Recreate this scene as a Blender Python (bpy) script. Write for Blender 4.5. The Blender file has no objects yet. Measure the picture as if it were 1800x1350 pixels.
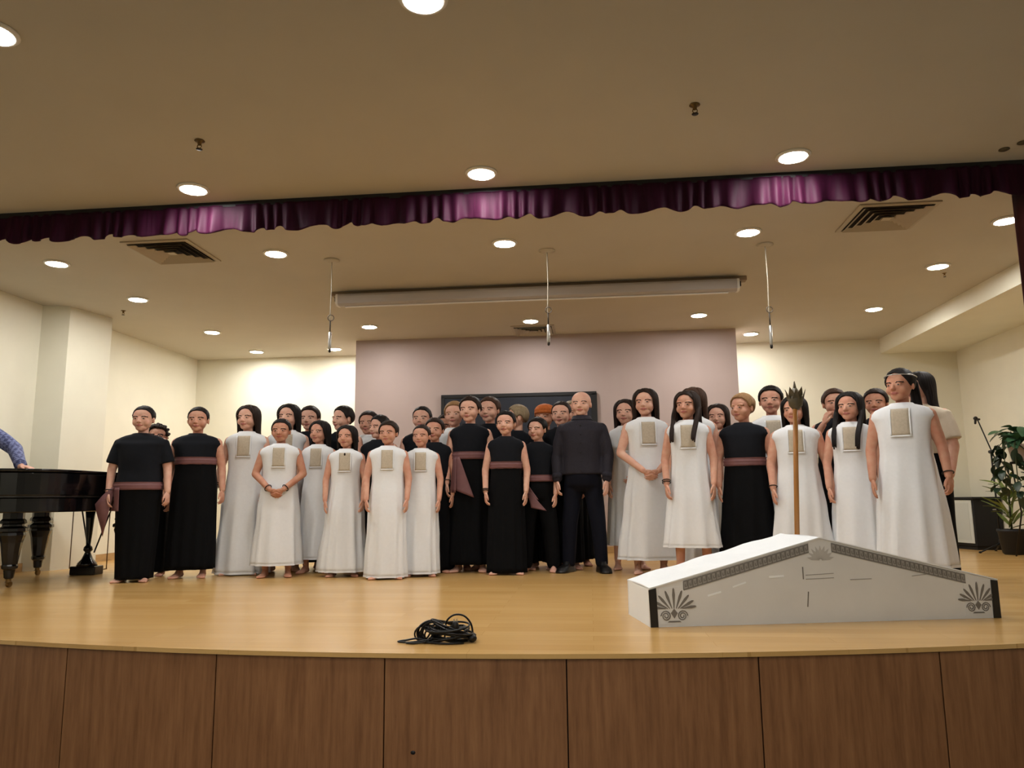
import bpy, bmesh, math, random
import numpy as np
from mathutils import Matrix, Vector
random.seed(7)
rng = np.random.default_rng(7)
SC = bpy.context.scene
COL = SC.collection

# ------------------------------------------------------------------ camera, world, exposure
# world: stage floor is z = 0, +Y runs into the stage, camera stands in the hall at the origin
CAM_H, YAW, PITCH, ROLL, FOC = 0.72, 5.75, 8.75, -0.65, 1320.0
CR = (Matrix.Rotation(math.radians(YAW), 3, 'Z') @ Matrix.Rotation(math.radians(90 + PITCH), 3, 'X')
      @ Matrix.Rotation(math.radians(ROLL), 3, 'Z'))
cd = bpy.data.cameras.new('camera'); cam = bpy.data.objects.new('camera', cd); COL.objects.link(cam)
cam.matrix_world = Matrix.Translation((0, 0, CAM_H)) @ CR.to_4x4()
cd.sensor_fit = 'HORIZONTAL'; cd.sensor_width = 36.0; cd.lens = 36.0 * FOC / 1800.0; cd.clip_end = 200
SC.camera = cam
w = bpy.data.worlds.new('world'); SC.world = w; w.use_nodes = True
w.node_tree.nodes['Background'].inputs[0].default_value = (1, .95, .88, 1)
w.node_tree.nodes['Background'].inputs[1].default_value = 0.05
VS = SC.view_settings
VS.view_transform = 'Standard'; VS.look = 'None'; VS.gamma = 1.0; VS.use_curve_mapping = False
VS.exposure = 0.0
LAMP = 250.0            # radiance of one stage downlight lens
HALL = 235.0            # radiance of one hall downlight lens

def ray(px, py): return CR @ Vector(((px - 900) / FOC, -(py - 675) / FOC, -1))
def at_z(px, py, z):
    d = ray(px, py); t = (z - CAM_H) / d.z; return Vector((0, 0, CAM_H)) + d * t
def at_y(px, py, y):
    d = ray(px, py); return Vector((0, 0, CAM_H)) + d * (y / d.y)

# ------------------------------------------------------------------ materials
MATS = {}
def srgb(r, g, b):
    f = lambda c: (c / 255 / 12.92) if c / 255 <= .04045 else ((c / 255 + .055) / 1.055) ** 2.4
    return (f(r), f(g), f(b), 1)
def mat(name, col, rough=.7, metal=0.0, noise=0.0, scale=20.0, stretch=(1, 1, 1), bump=0.0, spec=.5,
        emit=0.0, col2=None, sheen=0.0, alpha=1.0, trans=0.0, coat=0.0):
    if name in MATS: return MATS[name]
    m = bpy.data.materials.new(name); m.use_nodes = True; nt = m.node_tree
    b = nt.nodes['Principled BSDF']
    b.inputs['Roughness'].default_value = rough; b.inputs['Metallic'].default_value = metal
    b.inputs['Specular IOR Level'].default_value = spec
    b.inputs['Base Color'].default_value = col
    if sheen: b.inputs['Sheen Weight'].default_value = sheen
    if coat: b.inputs['Coat Weight'].default_value = coat; b.inputs['Coat Roughness'].default_value = .05
    if alpha < 1: b.inputs['Alpha'].default_value = alpha
    if emit:
        b.inputs['Emission Color'].default_value = col; b.inputs['Emission Strength'].default_value = emit
    if noise or bump:
        tc = nt.nodes.new('ShaderNodeTexCoord'); mp = nt.nodes.new('ShaderNodeMapping')
        mp.inputs['Scale'].default_value = stretch
        nz = nt.nodes.new('ShaderNodeTexNoise'); nz.inputs['Scale'].default_value = scale
        nz.inputs['Detail'].default_value = 5
        nt.links.new(tc.outputs['Object'], mp.inputs[0]); nt.links.new(mp.outputs[0], nz.inputs[0])
        if noise:
            mx = nt.nodes.new('ShaderNodeMix'); mx.data_type = 'RGBA'
            c2 = col2 or tuple(max(0, c * (1 - noise)) for c in col[:3]) + (1,)
            rp = nt.nodes.new('ShaderNodeMapRange'); rp.inputs[1].default_value = .32; rp.inputs[2].default_value = .68
            nt.links.new(nz.outputs[0], rp.inputs[0]); nt.links.new(rp.outputs[0], mx.inputs[0])
            mx.inputs[6].default_value = col; mx.inputs[7].default_value = c2
            nt.links.new(mx.outputs[2], b.inputs['Base Color'])
        if bump:
            bp = nt.nodes.new('ShaderNodeBump'); bp.inputs['Strength'].default_value = bump; bp.inputs['Distance'].default_value = .01
            nt.links.new(nz.outputs[0], bp.inputs['Height']); nt.links.new(bp.outputs[0], b.inputs['Normal'])
    MATS[name] = m
    return m
M_wall = mat('cream_paint', srgb(232, 228, 208), .8, noise=.04, scale=3)
M_ceil = mat('ceiling_paint', srgb(194, 187, 170), .85, noise=.04, scale=2)
M_mauve = mat('mauve_paint', srgb(182, 164, 158), .75, noise=.04, scale=2.5)
M_base = mat('beech_baseboard', srgb(186, 150, 100), .45, noise=.2, scale=6, stretch=(1, 1, 8))
M_hallfloor = mat('hall_tile', srgb(86, 78, 68), .5, noise=.15, scale=5)
M_white = mat('white_plastic', srgb(225, 222, 214), .5)
M_trimring = mat('lamp_trim', srgb(228, 224, 214), .45)
M_lens = mat('lamp_lens', (1, .975, .935, 1), .4, emit=LAMP)
M_lens2 = mat('hall_lamp_lens', (1, .975, .935, 1), .4, emit=HALL)
M_vent = mat('vent_metal', srgb(176, 164, 140), .5, metal=.0)
M_ventdark = mat('vent_shade', srgb(40, 34, 28), .9)
M_black = mat('black_lacquer', srgb(6, 6, 8), .2, coat=.3, spec=.3)
M_blackmatt = mat('black_matt', srgb(14, 14, 16), .6)
M_steel = mat('brushed_steel', srgb(190, 188, 182), .35, metal=.9)
M_brass = mat('aged_brass', srgb(120, 95, 55), .4, metal=.8)
M_dark_metal = mat('dark_metal', srgb(40, 34, 28), .45, metal=.6)
M_velvet = mat('purple_satin', srgb(50, 10, 35), .62, noise=.35, scale=8, stretch=(6, 6, .6), spec=.12)
M_red = mat('dark_red_velvet', srgb(86, 24, 26), .75, noise=.3, scale=10, stretch=(4, 4, .5), sheen=.15)
M_screen = mat('grey_case', srgb(176, 170, 164), .5)
M_board = mat('slate_navy', srgb(22, 28, 42), .45, noise=.3, scale=5)
M_prop = mat('painted_board', srgb(214, 214, 212), .7, noise=.07, scale=4, bump=.05)
M_proptop = mat('white_sheet', srgb(232, 236, 238), .65, noise=.03, scale=3, bump=.15)
M_print = mat('grey_print', srgb(150, 147, 142), .7, noise=.1, scale=30)
M_ink = mat('dark_ink', srgb(112, 108, 102), .7)
M_tape = mat('black_tape', srgb(8, 7, 7), .5)
M_cord = mat('black_rubber', srgb(6, 6, 7), .35, spec=.35)
M_pole = mat('varnished_pole', srgb(176, 118, 54), .4, noise=.25, scale=12, stretch=(4, 4, .4))
M_ornament = mat('dark_gilded', srgb(84, 74, 50), .5, noise=.3, scale=40)
M_leafd = mat('dark_leaf', srgb(28, 52, 30), .45, noise=.35, scale=14)
M_leafm = mat('mid_leaf', srgb(66, 108, 74), .45, noise=.3, scale=14)
M_leafy = mat('yellow_leaf', srgb(128, 146, 70), .5, noise=.3, scale=14)
M_stem = mat('plant_stem', srgb(60, 66, 34), .6)
M_pot = mat('pink_pot', srgb(206, 190, 176), .6, noise=.06, scale=12)
M_soil = mat('potting_soil', srgb(40, 28, 20), .95, noise=.4, scale=60)
M_cream = mat('cabinet_front', srgb(200, 204, 196), .55)
# clothing and bodies
M_wcloth = mat('white_cotton', srgb(226, 229, 232), .85, noise=.03, scale=40, bump=.08)
M_icloth = mat('ivory_cotton', srgb(214, 206, 192), .85, noise=.03, scale=40, bump=.08)
M_bcloth = mat('black_cotton', srgb(9, 10, 13), .9, noise=.25, scale=30, bump=.1, spec=.15)
M_btop = mat('charcoal_jersey', srgb(17, 20, 27), .85, noise=.2, scale=30, bump=.1, spec=.2)
M_sash = mat('mauve_organza', srgb(122, 82, 84), .6, noise=.15, scale=20)
M_yoke = mat('beige_linen', srgb(188, 176, 156), .85, noise=.12, scale=60)
M_shirt = mat('dark_grey_shirt', srgb(44, 42, 50), .8, noise=.2, scale=60, bump=.1, spec=.2)
M_navy = mat('navy_denim', srgb(10, 13, 27), .85, noise=.2, scale=50, spec=.2)
M_shoe = mat('black_leather', srgb(12, 12, 13), .35)
M_check = mat('blue_check_shirt', srgb(92, 100, 140), .75)
_nt = M_check.node_tree; _tc = _nt.nodes.new('ShaderNodeTexCoord'); _ck = _nt.nodes.new('ShaderNodeTexChecker'); _ck.inputs['Scale'].default_value = 32
_ck.inputs['Color1'].default_value = srgb(104, 112, 152); _ck.inputs['Color2'].default_value = srgb(58, 64, 104)
_nt.links.new(_tc.outputs['Object'], _ck.inputs[0]); _nt.links.new(_ck.outputs[0], _nt.nodes['Principled BSDF'].inputs['Base Color'])
M_beige = mat('beige_blouse', srgb(196, 182, 160), .8, noise=.06, scale=30)
def skin(i):
    c = [(218, 176, 154), (206, 160, 136), (194, 146, 120)][i]
    return mat('skin_tone_%d' % i, srgb(*c), .6, spec=.3, noise=.08, scale=18, col2=srgb(c[0] - 8, c[1] - 20, c[2] - 18))
M_eye = mat('eye_white', srgb(176, 152, 140), .6, spec=.2)
M_iris = mat('eye_iris', srgb(52, 34, 26), .45)
M_lip = mat('lip', srgb(168, 96, 88), .5)
HAIR = {}
for n, c in dict(black=(26, 20, 18), dark=(44, 31, 25), brown=(72, 50, 38), orange_lit=(150, 84, 40), blond=(158, 122, 84), sandy=(150, 132, 104)).items():  # the orange tone is brown hair with orange light put into its colour
    HAIR[n] = mat('hair_' + n, srgb(*c), .6, noise=.4, scale=30, stretch=(5, 5, .6), spec=.2)

def wood_floor():
    m = bpy.data.materials.new('stage_laminate'); m.use_nodes = True; nt = m.node_tree; b = nt.nodes['Principled BSDF']
    tc = nt.nodes.new('ShaderNodeTexCoord')
    mp = nt.nodes.new('ShaderNodeMapping'); mp.inputs['Scale'].default_value = (.9, 9, 1)
    nz = nt.nodes.new('ShaderNodeTexNoise'); nz.inputs['Scale'].default_value = 3; nz.inputs['Detail'].default_value = 6
    br = nt.nodes.new('ShaderNodeTexBrick'); br.inputs['Scale'].default_value = 1
    br.inputs['Brick Width'].default_value = 1.2; br.inputs['Row Height'].default_value = .13
    br.inputs['Mortar Size'].default_value = .0012
    br.inputs['Color1'].default_value = srgb(206, 166, 104); br.inputs['Color2'].default_value = srgb(196, 154, 92)
    br.inputs['Mortar'].default_value = srgb(182, 142, 82)
    mx = nt.nodes.new('ShaderNodeMix'); mx.data_type = 'RGBA'; mx.blend_type = 'MULTIPLY'; mx.inputs[0].default_value = .35
    nt.links.new(tc.outputs['Object'], mp.inputs[0]); nt.links.new(mp.outputs[0], nz.inputs[0])
    nt.links.new(tc.outputs['Object'], br.inputs[0])
    rp = nt.nodes.new('ShaderNodeMapRange'); rp.inputs[3].default_value = .7; rp.inputs[4].default_value = 1.15
    nt.links.new(nz.outputs[0], rp.inputs[0])
    nt.links.new(br.outputs[0], mx.inputs[6]); nt.links.new(rp.outputs[0], mx.inputs[7])
    nt.links.new(mx.outputs[2], b.inputs['Base Color'])
    b.inputs['Roughness'].default_value = .24; b.inputs['Specular IOR Level'].default_value = .5
    return m
M_floor = wood_floor()
def veneer():
    m = bpy.data.materials.new('brown_veneer'); m.use_nodes = True; nt = m.node_tree; b = nt.nodes['Principled BSDF']
    tc = nt.nodes.new('ShaderNodeTexCoord'); oi = nt.nodes.new('ShaderNodeObjectInfo')
    ad = nt.nodes.new('ShaderNodeVectorMath'); ad.operation = 'ADD'
    sc = nt.nodes.new('ShaderNodeVectorMath'); sc.operation = 'SCALE'; sc.inputs[0].default_value = (13, 7, 5)
    nt.links.new(oi.outputs['Random'], sc.inputs['Scale'])
    nt.links.new(tc.outputs['Object'], ad.inputs[0]); nt.links.new(sc.outputs[0], ad.inputs[1])
    mp = nt.nodes.new('ShaderNodeMapping'); mp.inputs['Scale'].default_value = (9, 9, .7)
    nz = nt.nodes.new('ShaderNodeTexNoise'); nz.inputs['Scale'].default_value = 3.5; nz.inputs['Detail'].default_value = 8
    nz.inputs['Roughness'].default_value = .65
    nt.links.new(ad.outputs[0], mp.inputs[0]); nt.links.new(mp.outputs[0], nz.inputs[0])
    cr = nt.nodes.new('ShaderNodeValToRGB')
    cr.color_ramp.elements[0].position = .3; cr.color_ramp.elements[0].color = srgb(114, 74, 42)
    cr.color_ramp.elements[1].position = .72; cr.color_ramp.elements[1].color = srgb(152, 106, 68)
    nt.links.new(nz.outputs[0], cr.inputs[0]); nt.links.new(cr.outputs[0], b.inputs['Base Color'])
    b.inputs['Roughness'].default_value = .42
    return m
M_veneer = veneer()

# ------------------------------------------------------------------ mesh helpers
def link(name, me, m, parent=None, smooth=False):
    o = bpy.data.objects.new(name, me); COL.objects.link(o)
    if m is not None:
        for x in (m if isinstance(m, (list, tuple)) else [m]): me.materials.append(x)
    if smooth: me.polygons.foreach_set('use_smooth', [True] * len(me.polygons))
    if parent is not None: o.parent = parent
    return o
def tag(o, label, cat, group=None):
    o['label'] = label; o['category'] = cat
    if group: o['group'] = group
    return o
def struct(o): o['kind'] = 'structure'; return o
def empty(name, loc=(0, 0, 0), rz=0.0):
    o = bpy.data.objects.new(name, None); COL.objects.link(o); o.location = loc; o.rotation_euler = (0, 0, rz)
    o.empty_display_size = .1
    return o
class MB:
    """collects verts / faces, then builds one mesh object"""
    def __init__(s): s.v = []; s.f = []
    def add(s, V, F):
        n = len(s.v); s.v.extend([tuple(map(float, p)) for p in V]); s.f.extend([tuple(int(i) + n for i in f) for f in F]); return s
    def box(s, c, d, rz=0.0, M=None):
        x, y, z = d[0] / 2, d[1] / 2, d[2] / 2
        P = [Vector((a * x, b * y, e * z)) for a in (-1, 1) for b in (-1, 1) for e in (-1, 1)]
        R = M or Matrix.Rotation(rz, 3, 'Z')
        P = [R @ p + Vector(c) for p in P]
        return s.add(P, [(0, 1, 3, 2), (4, 6, 7, 5), (0, 4, 5, 1), (2, 3, 7, 6), (0, 2, 6, 4), (1, 5, 7, 3)])
    def prism(s, poly, z0, z1):
        n = len(poly); V = [(x, y, z0) for x, y in poly] + [(x, y, z1) for x, y in poly]
        F = [tuple(range(n - 1, -1, -1)), tuple(range(n, 2 * n))] + [(i, (i + 1) % n, n + (i + 1) % n, n + i) for i in range(n)]
        return s.add(V, F)
    def prism_y(s, poly, y0, y1):
        n = len(poly); V = [(x, y0, z) for x, z in poly] + [(x, y1, z) for x, z in poly]
        F = [tuple(range(n)), tuple(range(2 * n - 1, n - 1, -1))] + [((i + 1) % n, i, n + i, n + (i + 1) % n) for i in range(n)]
        return s.add(V, F)
    def loft(s, rings, cap=True, closed=True):
        n = len(rings[0]); V = [p for r in rings for p in r]; F = []
        for k in range(len(rings) - 1):
            for i in range(n if closed else n - 1):
                j = (i + 1) % n; F.append((k * n + i, k * n + j, (k + 1) * n + j, (k + 1) * n + i))
        if cap: F += [tuple(range(n - 1, -1, -1)), tuple(range((len(rings) - 1) * n, len(rings) * n))]
        return s.add(V, F)
    def lathe(s, prof, c=(0, 0, 0), n=20, cap=True):
        return s.loft([[(c[0] + r * math.cos(2 * math.pi * i / n), c[1] + r * math.sin(2 * math.pi * i / n), c[2] + z) for i in range(n)] for r, z in prof], cap)
    def tube(s, path, rad, n=8, cap=True, flat=1.0, up=None):
        P = [Vector(p) for p in path]; R = rad if hasattr(rad, '__len__') else [rad] * len(P); rings = []
        a = None
        for i, p in enumerate(P):
            t = (P[min(i + 1, len(P) - 1)] - P[max(i - 1, 0)]).normalized()
            if a is None:
                a = Vector(up) if up else (Vector((0, 0, 1)) if abs(t.z) < .9 else Vector((1, 0, 0)))
            a = (a - t * a.dot(t)).normalized(); b = t.cross(a)
            rings.append([p + a * (R[i] * flat * math.cos(2 * math.pi * k / n)) + b * (R[i] * math.sin(2 * math.pi * k / n)) for k in range(n)])
        return s.loft(rings, cap)
    def ell(s, c, r, nu=14, nv=9, M=None):
        V = [(0, 0, 1)]
        for j in range(1, nv):
            ph = math.pi * j / nv
            for i in range(nu): V.append((math.sin(ph) * math.cos(2 * math.pi * i / nu), math.sin(ph) * math.sin(2 * math.pi * i / nu), math.cos(ph)))
        V.append((0, 0, -1)); F = []
        for i in range(nu):
            F.append((0, 1 + i, 1 + (i + 1) % nu)); F.append((len(V) - 1, 1 + (nv - 2) * nu + (i + 1) % nu, 1 + (nv - 2) * nu + i))
            for j in range(nv - 2): F.append((1 + j * nu + i, 1 + (j + 1) * nu + i, 1 + (j + 1) * nu + (i + 1) % nu, 1 + j * nu + (i + 1) % nu))
        P = [Vector((x * r[0], y * r[1], z * r[2])) for x, y, z in V]
        if M: P = [M @ p for p in P]
        return s.add([p + Vector(c) for p in P], F)
    def torus(s, c, R, r, n=24, k=8, M=None):
        V = []; F = []
        for i in range(n):
            a = 2 * math.pi * i / n
            for j in range(k):
                b = 2 * math.pi * j / k
                p = Vector(((R + r * math.cos(b)) * math.cos(a), (R + r * math.cos(b)) * math.sin(a), r * math.sin(b)))
                V.append((M @ p if M else p) + Vector(c)); F.append((i * k + j, ((i + 1) % n) * k + j, ((i + 1) % n) * k + (j + 1) % k, i * k + (j + 1) % k))
        return s.add(V, F)
    def limb(s, path, rad, n=12):      # tapered limb with round joints, used before remeshing
        for p, r in zip(path, rad): s.ell(p, (r, r, r), 12, 8)
        for i in range(len(path) - 1): s.tube([path[i], path[i + 1]], [rad[i], rad[i + 1]], n)
        return s
    def mesh(s, name='mesh'):
        me = bpy.data.meshes.new(name); me.from_pydata(s.v, [], s.f); me.update(); return me
    def build(s, name, m, parent=None, smooth=False, bevel=0.0):
        o = link(name, s.mesh(name), m, parent, smooth)
        bm = bmesh.new(); bm.from_mesh(o.data); bmesh.ops.recalc_face_normals(bm, faces=bm.faces); bm.to_mesh(o.data); bm.free()
        if bevel:
            b = o.modifiers.new('bevel', 'BEVEL'); b.width = bevel; b.segments = 2; b.limit_method = 'ANGLE'
        return o
def remesh(mb, voxel, smooth=2):
    me = mb.mesh('tmp'); bm = bmesh.new(); bm.from_mesh(me); bmesh.ops.recalc_face_normals(bm, faces=bm.faces); bm.to_mesh(me); bm.free()
    o = bpy.data.objects.new('tmp', me); COL.objects.link(o)
    md = o.modifiers.new('r', 'REMESH'); md.mode = 'VOXEL'; md.voxel_size = voxel
    dg = bpy.context.evaluated_depsgraph_get(); ev = o.evaluated_get(dg); em = ev.to_mesh()
    V = np.empty(len(em.vertices) * 3); em.vertices.foreach_get('co', V); V = V.reshape(-1, 3)
    F = np.empty(len(em.loops), dtype=np.int64); em.loops.foreach_get('vertex_index', F)
    tot = np.empty(len(em.polygons), dtype=np.int64); em.polygons.foreach_get('loop_total', tot)
    E = np.empty(len(em.edges) * 2, dtype=np.int64); em.edges.foreach_get('vertices', E); E = E.reshape(-1, 2)
    ev.to_mesh_clear(); bpy.data.objects.remove(o); bpy.data.meshes.remove(me)
    assert (tot == 4).all()
    F = F.reshape(-1, 4)
    deg = np.bincount(E.ravel(), minlength=len(V)).astype(float)[:, None]
    for _ in range(smooth):
        A = np.zeros_like(V); np.add.at(A, E[:, 0], V[E[:, 1]]); np.add.at(A, E[:, 1], V[E[:, 0]])
        V = V * .5 + A / np.maximum(deg, 1) * .5
    return V, F
def np_obj(name, parts, mats, parent):
    """parts: list of (V, F quads, material index array or int) joined in one mesh"""
    n = 0; Vs = []; Fs = []; Ms = []
    for V, F, mi in parts:
        Vs.append(V); Fs.append(F + n); n += len(V)
        Ms.append(np.full(len(F), mi) if np.isscalar(mi) else mi)
    V = np.concatenate(Vs); F = np.concatenate(Fs); Mi = np.concatenate(Ms)
    me = bpy.data.meshes.new(name)
    me.vertices.add(len(V)); me.vertices.foreach_set('co', V.astype(np.float32).ravel())
    me.loops.add(F.size); me.loops.foreach_set('vertex_index', F.astype(np.int32).ravel())
    me.polygons.add(len(F)); me.polygons.foreach_set('loop_start', np.arange(0, F.size, 4, dtype=np.int32))
    me.update(calc_edges=True)
    o = link(name, me, mats, parent)
    me.polygons.foreach_set('material_index', Mi.astype(np.int32)); me.polygons.foreach_set('use_smooth', [True] * len(F))
    me.update()
    return o

# ------------------------------------------------------------------ the setting
ZC = 3.0; XL, XR = -6.24, 5.37; YB = 11.35; ZH = -0.95; YR = -5.0
def arc_y(x): return 3.68 + .045 * (x + .8) ** 2
struct(MB().box(((XL + XR) / 2, (YR + YB) / 2, ZC + .1), (XR - XL + .6, YB - YR + .6, .2)).build('ceiling', M_ceil))
struct(MB().box(((XL + XR) / 2, (YR + YB) / 2, ZH - .1), (XR - XL + .6, YB - YR + .6, .2)).build('floor', M_hallfloor))
struct(MB().box((XL - .1, (YR + YB) / 2, (ZC + ZH) / 2), (.2, YB - YR, ZC - ZH)).build('wall_left', M_wall))
struct(MB().box((XR + .1, (YR + YB) / 2, (ZC + ZH) / 2), (.2, YB - YR, ZC - ZH)).build('wall_right', M_wall))
struct(MB().box(((XL + XR) / 2, YB + .1, (ZC + ZH) / 2), (XR - XL + .4, .2, ZC - ZH)).build('wall_back', M_wall))
struct(MB().box(((XL + XR) / 2, YR - .1, (ZC + ZH) / 2), (XR - XL + .4, .2, ZC - ZH)).build('wall_rear', M_wall))
# mauve accent wall that stands forward of the back wall
struct(MB().box(((-3.28 + 2.04) / 2, (10.29 + YB) / 2, ZC / 2), (5.32, YB - 10.29, ZC)).build('wall_accent', M_mauve))
# pillar on the left wall
struct(MB().prism([(XL, 7.86), (-5.96, 7.95), (-5.84, 8.55), (XL, 8.62)], 0, ZC).build('wall_pillar', M_wall))
# dropped soffit along the right wall
struct(MB().box(((4.31 + XR) / 2, (5.4 + YB) / 2, (2.78 + ZC) / 2), (XR - 4.31, YB - 5.4, ZC - 2.78)).build('trim_1', M_wall))
# stage floor slab with its bowed front edge
xs = [XL + (XR - XL) * i / 48 for i in range(49)]
poly = [(x, arc_y(x) - .015) for x in xs] + [(XR, YB), (XL, YB)]
struct(MB().prism(poly, -.022, 0).build('floor_stage', M_floor))
apron = struct(MB().prism([(x, arc_y(x) + .03) for x in xs] + [(XR, YB), (XL, YB)], ZH, -.022).build('wall_front', M_blackmatt))
seams = [-6.24, -5.41, -4.52, -3.64, -2.75, -1.87, -1.0, -.13, .77, 1.65, 2.54, 3.42, 4.31, 5.37]
for a, b in zip(seams[:-1], seams[1:]):
    x0, x1 = a + .003, b - .003; n = 6; xc = (a + b) / 2; yc = arc_y(xc)
    X = [x0 + (x1 - x0) * i / n for i in range(n + 1)]
    poly = [(x - xc, arc_y(x) - yc) for x in X] + [(x - xc, arc_y(x) + .026 - yc) for x in X[::-1]]
    p = MB().prism(poly, ZH + .01, -.026).build('panel', M_veneer, apron, bevel=.0015); p.location = (xc, yc, 0)
k = MB().ell((0, 0, 0), (.012, .004, .009)).build('knot_mark', M_tape, apron, True); q = at_y(726, 1323, arc_y(-.8)); k.location = (q.x, arc_y(q.x) - .0, q.z)
# baseboards
struct(MB().box((XL + .012, (5.2 + 7.86) / 2, .045), (.024, 2.66, .09)).box((XL + .012, (8.62 + YB) / 2, .045), (.024, YB - 8.62, .09)).build('baseboard_left', M_base))
struct(MB().box(((XL - 3.28) / 2, YB - .012, .045), (-3.28 - XL, .024, .09)).box(((XR + 2.04) / 2, YB - .012, .045), (XR - 2.04, .024, .09)).build('baseboard_back', M_base))
struct(MB().box(((-3.28 + 2.04) / 2, 10.278, .045), (5.32, .024, .09)).build('baseboard_accent', M_base))
struct(MB().box((XR - .012, (5.4 + YB) / 2, .045), (.024, YB - 5.4, .09)).build('baseboard_right', M_base))

# ------------------------------------------------------------------ ceiling fittings
CX = [-5.0, -2.83, -.70, 1.43, 3.55]
lens_me = MB().lathe([(.09, -.004), (.09, -.012), (.083, -.016)], n=28).mesh('lens')
ring_me = MB().lathe([(.09, 0), (.114, 0), (.116, -.006), (.109, -.014), (.093, -.017), (.09, -.012)], n=28, cap=False).mesh('ring')
ring_me.materials.append(M_trimring); lens_me.materials.append(M_lens)
lens2_me = lens_me.copy(); lens2_me.materials.clear(); lens2_me.materials.append(M_lens2)
for m in (lens_me, ring_me, lens2_me): m.polygons.foreach_set('use_smooth', [True] * len(m.polygons))
names5 = ['leftmost', 'second from left', 'middle', 'second from right', 'rightmost']
def downlight(x, y, label, hall=False):
    r = empty('ceiling_downlight', (x, y, ZC)); tag(r, label, 'ceiling light', 'round ceiling downlights')
    link('trim_ring', ring_me, None, r); link('lens', lens2_me if hall else lens_me, None, r)
for i, x in enumerate(CX): downlight(x, 6.43, 'lit round downlight, %s in the row just behind the purple valance' % names5[i])
downlight(CX[0], 7.74, 'lit round downlight above the piano pillar, second in the left column')
downlight(CX[4], 7.70, 'lit round downlight beside the soffit, second back in the right column')
for i, x in enumerate(CX): downlight(x, 9.43, 'lit round downlight, %s in the row before the mauve wall' % names5[i])
downlight(CX[0], 10.80, 'small far lit downlight nearest the back left corner')
downlight(-3.77, 10.78, 'small far lit downlight just left of the mauve wall')
downlight(2.32, 10.66, 'small far lit downlight just right of the mauve wall')
for i, x in enumerate(CX):
    if 1 <= i <= 3: downlight(x, 4.96, ['', 'lit round downlight over the left pink patch of the valance', 'lit round downlight over the middle pink patch of the valance', 'lit round downlight over the right pink patch of the valance'][i], True)
downlight(CX[1], 3.08, 'half hidden bright downlight at the left edge of the hall ceiling', True)
downlight(CX[2], 3.08, 'bright downlight cut off by the top edge of the photo', True)
for y in (1.2, -.7, -2.6, -4.2):
    for i in (1, 2, 3): downlight(CX[i], y, 'downlight on the hall ceiling behind the camera', True)

def diffuser(x, y, s, label, n=5):
    r = empty('air_diffuser', (x, y, ZC)); tag(r, label, 'air vent', 'square ceiling air diffusers')
    def sq(mb, a, wd, z0, z1, z2):     # square sloping louvre
        R = [[(-a, -a, z0), (a, -a, z0), (a, a, z0), (-a, a, z0)], [(-(a - wd), -(a - wd), z1), (a - wd, -(a - wd), z1), (a - wd, a - wd, z1), (-(a - wd), a - wd, z1)],
             [(-(a - wd - .004), -(a - wd - .004), z1), (a - wd - .004, -(a - wd - .004), z1), (a - wd - .004, a - wd - .004, z1), (-(a - wd - .004), a - wd - .004, z1)],
             [(-(a - .006), -(a - .006), z2), (a - .006, -(a - .006), z2), (a - .006, a - .006, z2), (-(a - .006), a - .006, z2)]]
        mb.loft(R, False)
    mb = MB(); mb.box((0, 0, -.001), (2 * s - .03, 2 * s - .03, .002)); mb.build('shade_sheet', M_ventdark, r)  # flat dark sheet on the ceiling; shade of the duct opening painted in
    mb = MB()
    mb.loft([[(-a, -a, z), (a, -a, z), (a, a, z), (-a, a, z)] for a, z in ((s, 0), (s, -.012), (s - .035, -.016), (s - .035, -.002))], False)
    mb.build('frame', M_vent, r)
    for k in range(n):
        a = (s - .04) * (1 - k / n) ; mb = MB(); sq(mb, a, .036, -.028, -.003, -.024); mb.build('louvre', M_vent, r)
    MB().box((0, 0, -.02), (.07, .07, .006)).build('centre_plate', M_vent, r)
    return r
diffuser(-3.74, 6.26, .31, 'square louvred air diffuser in the ceiling on the left, behind the valance')
diffuser(2.50, 6.22, .31, 'square louvred air diffuser in the ceiling on the right, behind the valance')
diffuser(-.70, 9.98, .29, 'far square air diffuser just above the mauve wall')
def sprinkler(px, py, label, s=1.0):
    p = at_z(px, py, ZC); r = empty('ceiling_sprinkler', (p.x, p.y, ZC)); r.scale = (s, s, s); tag(r, label, 'sprinkler', 'ceiling sprinkler heads')
    MB().lathe([(.03, 0), (.032, -.004), (.014, -.008), (.011, -.03), (.006, -.034)]).build('body', M_brass, r, True)
    mb = MB(); mb.tube([(.01, 0, -.028), (.014, 0, -.042), (.003, 0, -.056)], .003).tube([(-.01, 0, -.028), (-.014, 0, -.042), (-.003, 0, -.056)], .003); mb.build('frame_arm', M_brass, r, True)
    MB().lathe([(.004, -.052), (.02, -.058), (.019, -.061), (.003, -.06)]).build('deflector', M_dark_metal, r, True)
sprinkler(351, 247, 'small brass sprinkler head on the hall ceiling, above the left downlight')
sprinkler(1221, 184, 'small brass sprinkler head on the hall ceiling towards the right')
sprinkler(217, 546, 'small dark sprinkler head next to the left pillar top', .9)
sprinkler(1660, 480, 'small sprinkler head beside the second downlight along the soffit', .7)
sm = empty('ceiling_rose_cover', tuple(at_z(1765, 262, ZC))); tag(sm, 'pair of small brown ceiling caps at the upper right above the valance', 'ceiling cap')
for dx, dy in ((0, 0), (.07, .09)): MB().lathe([(.032, 0), (.034, -.005), (.02, -.012), (.004, -.013)], (dx, -dy, 0)).build('cap', M_ornament, sm, True)

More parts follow.
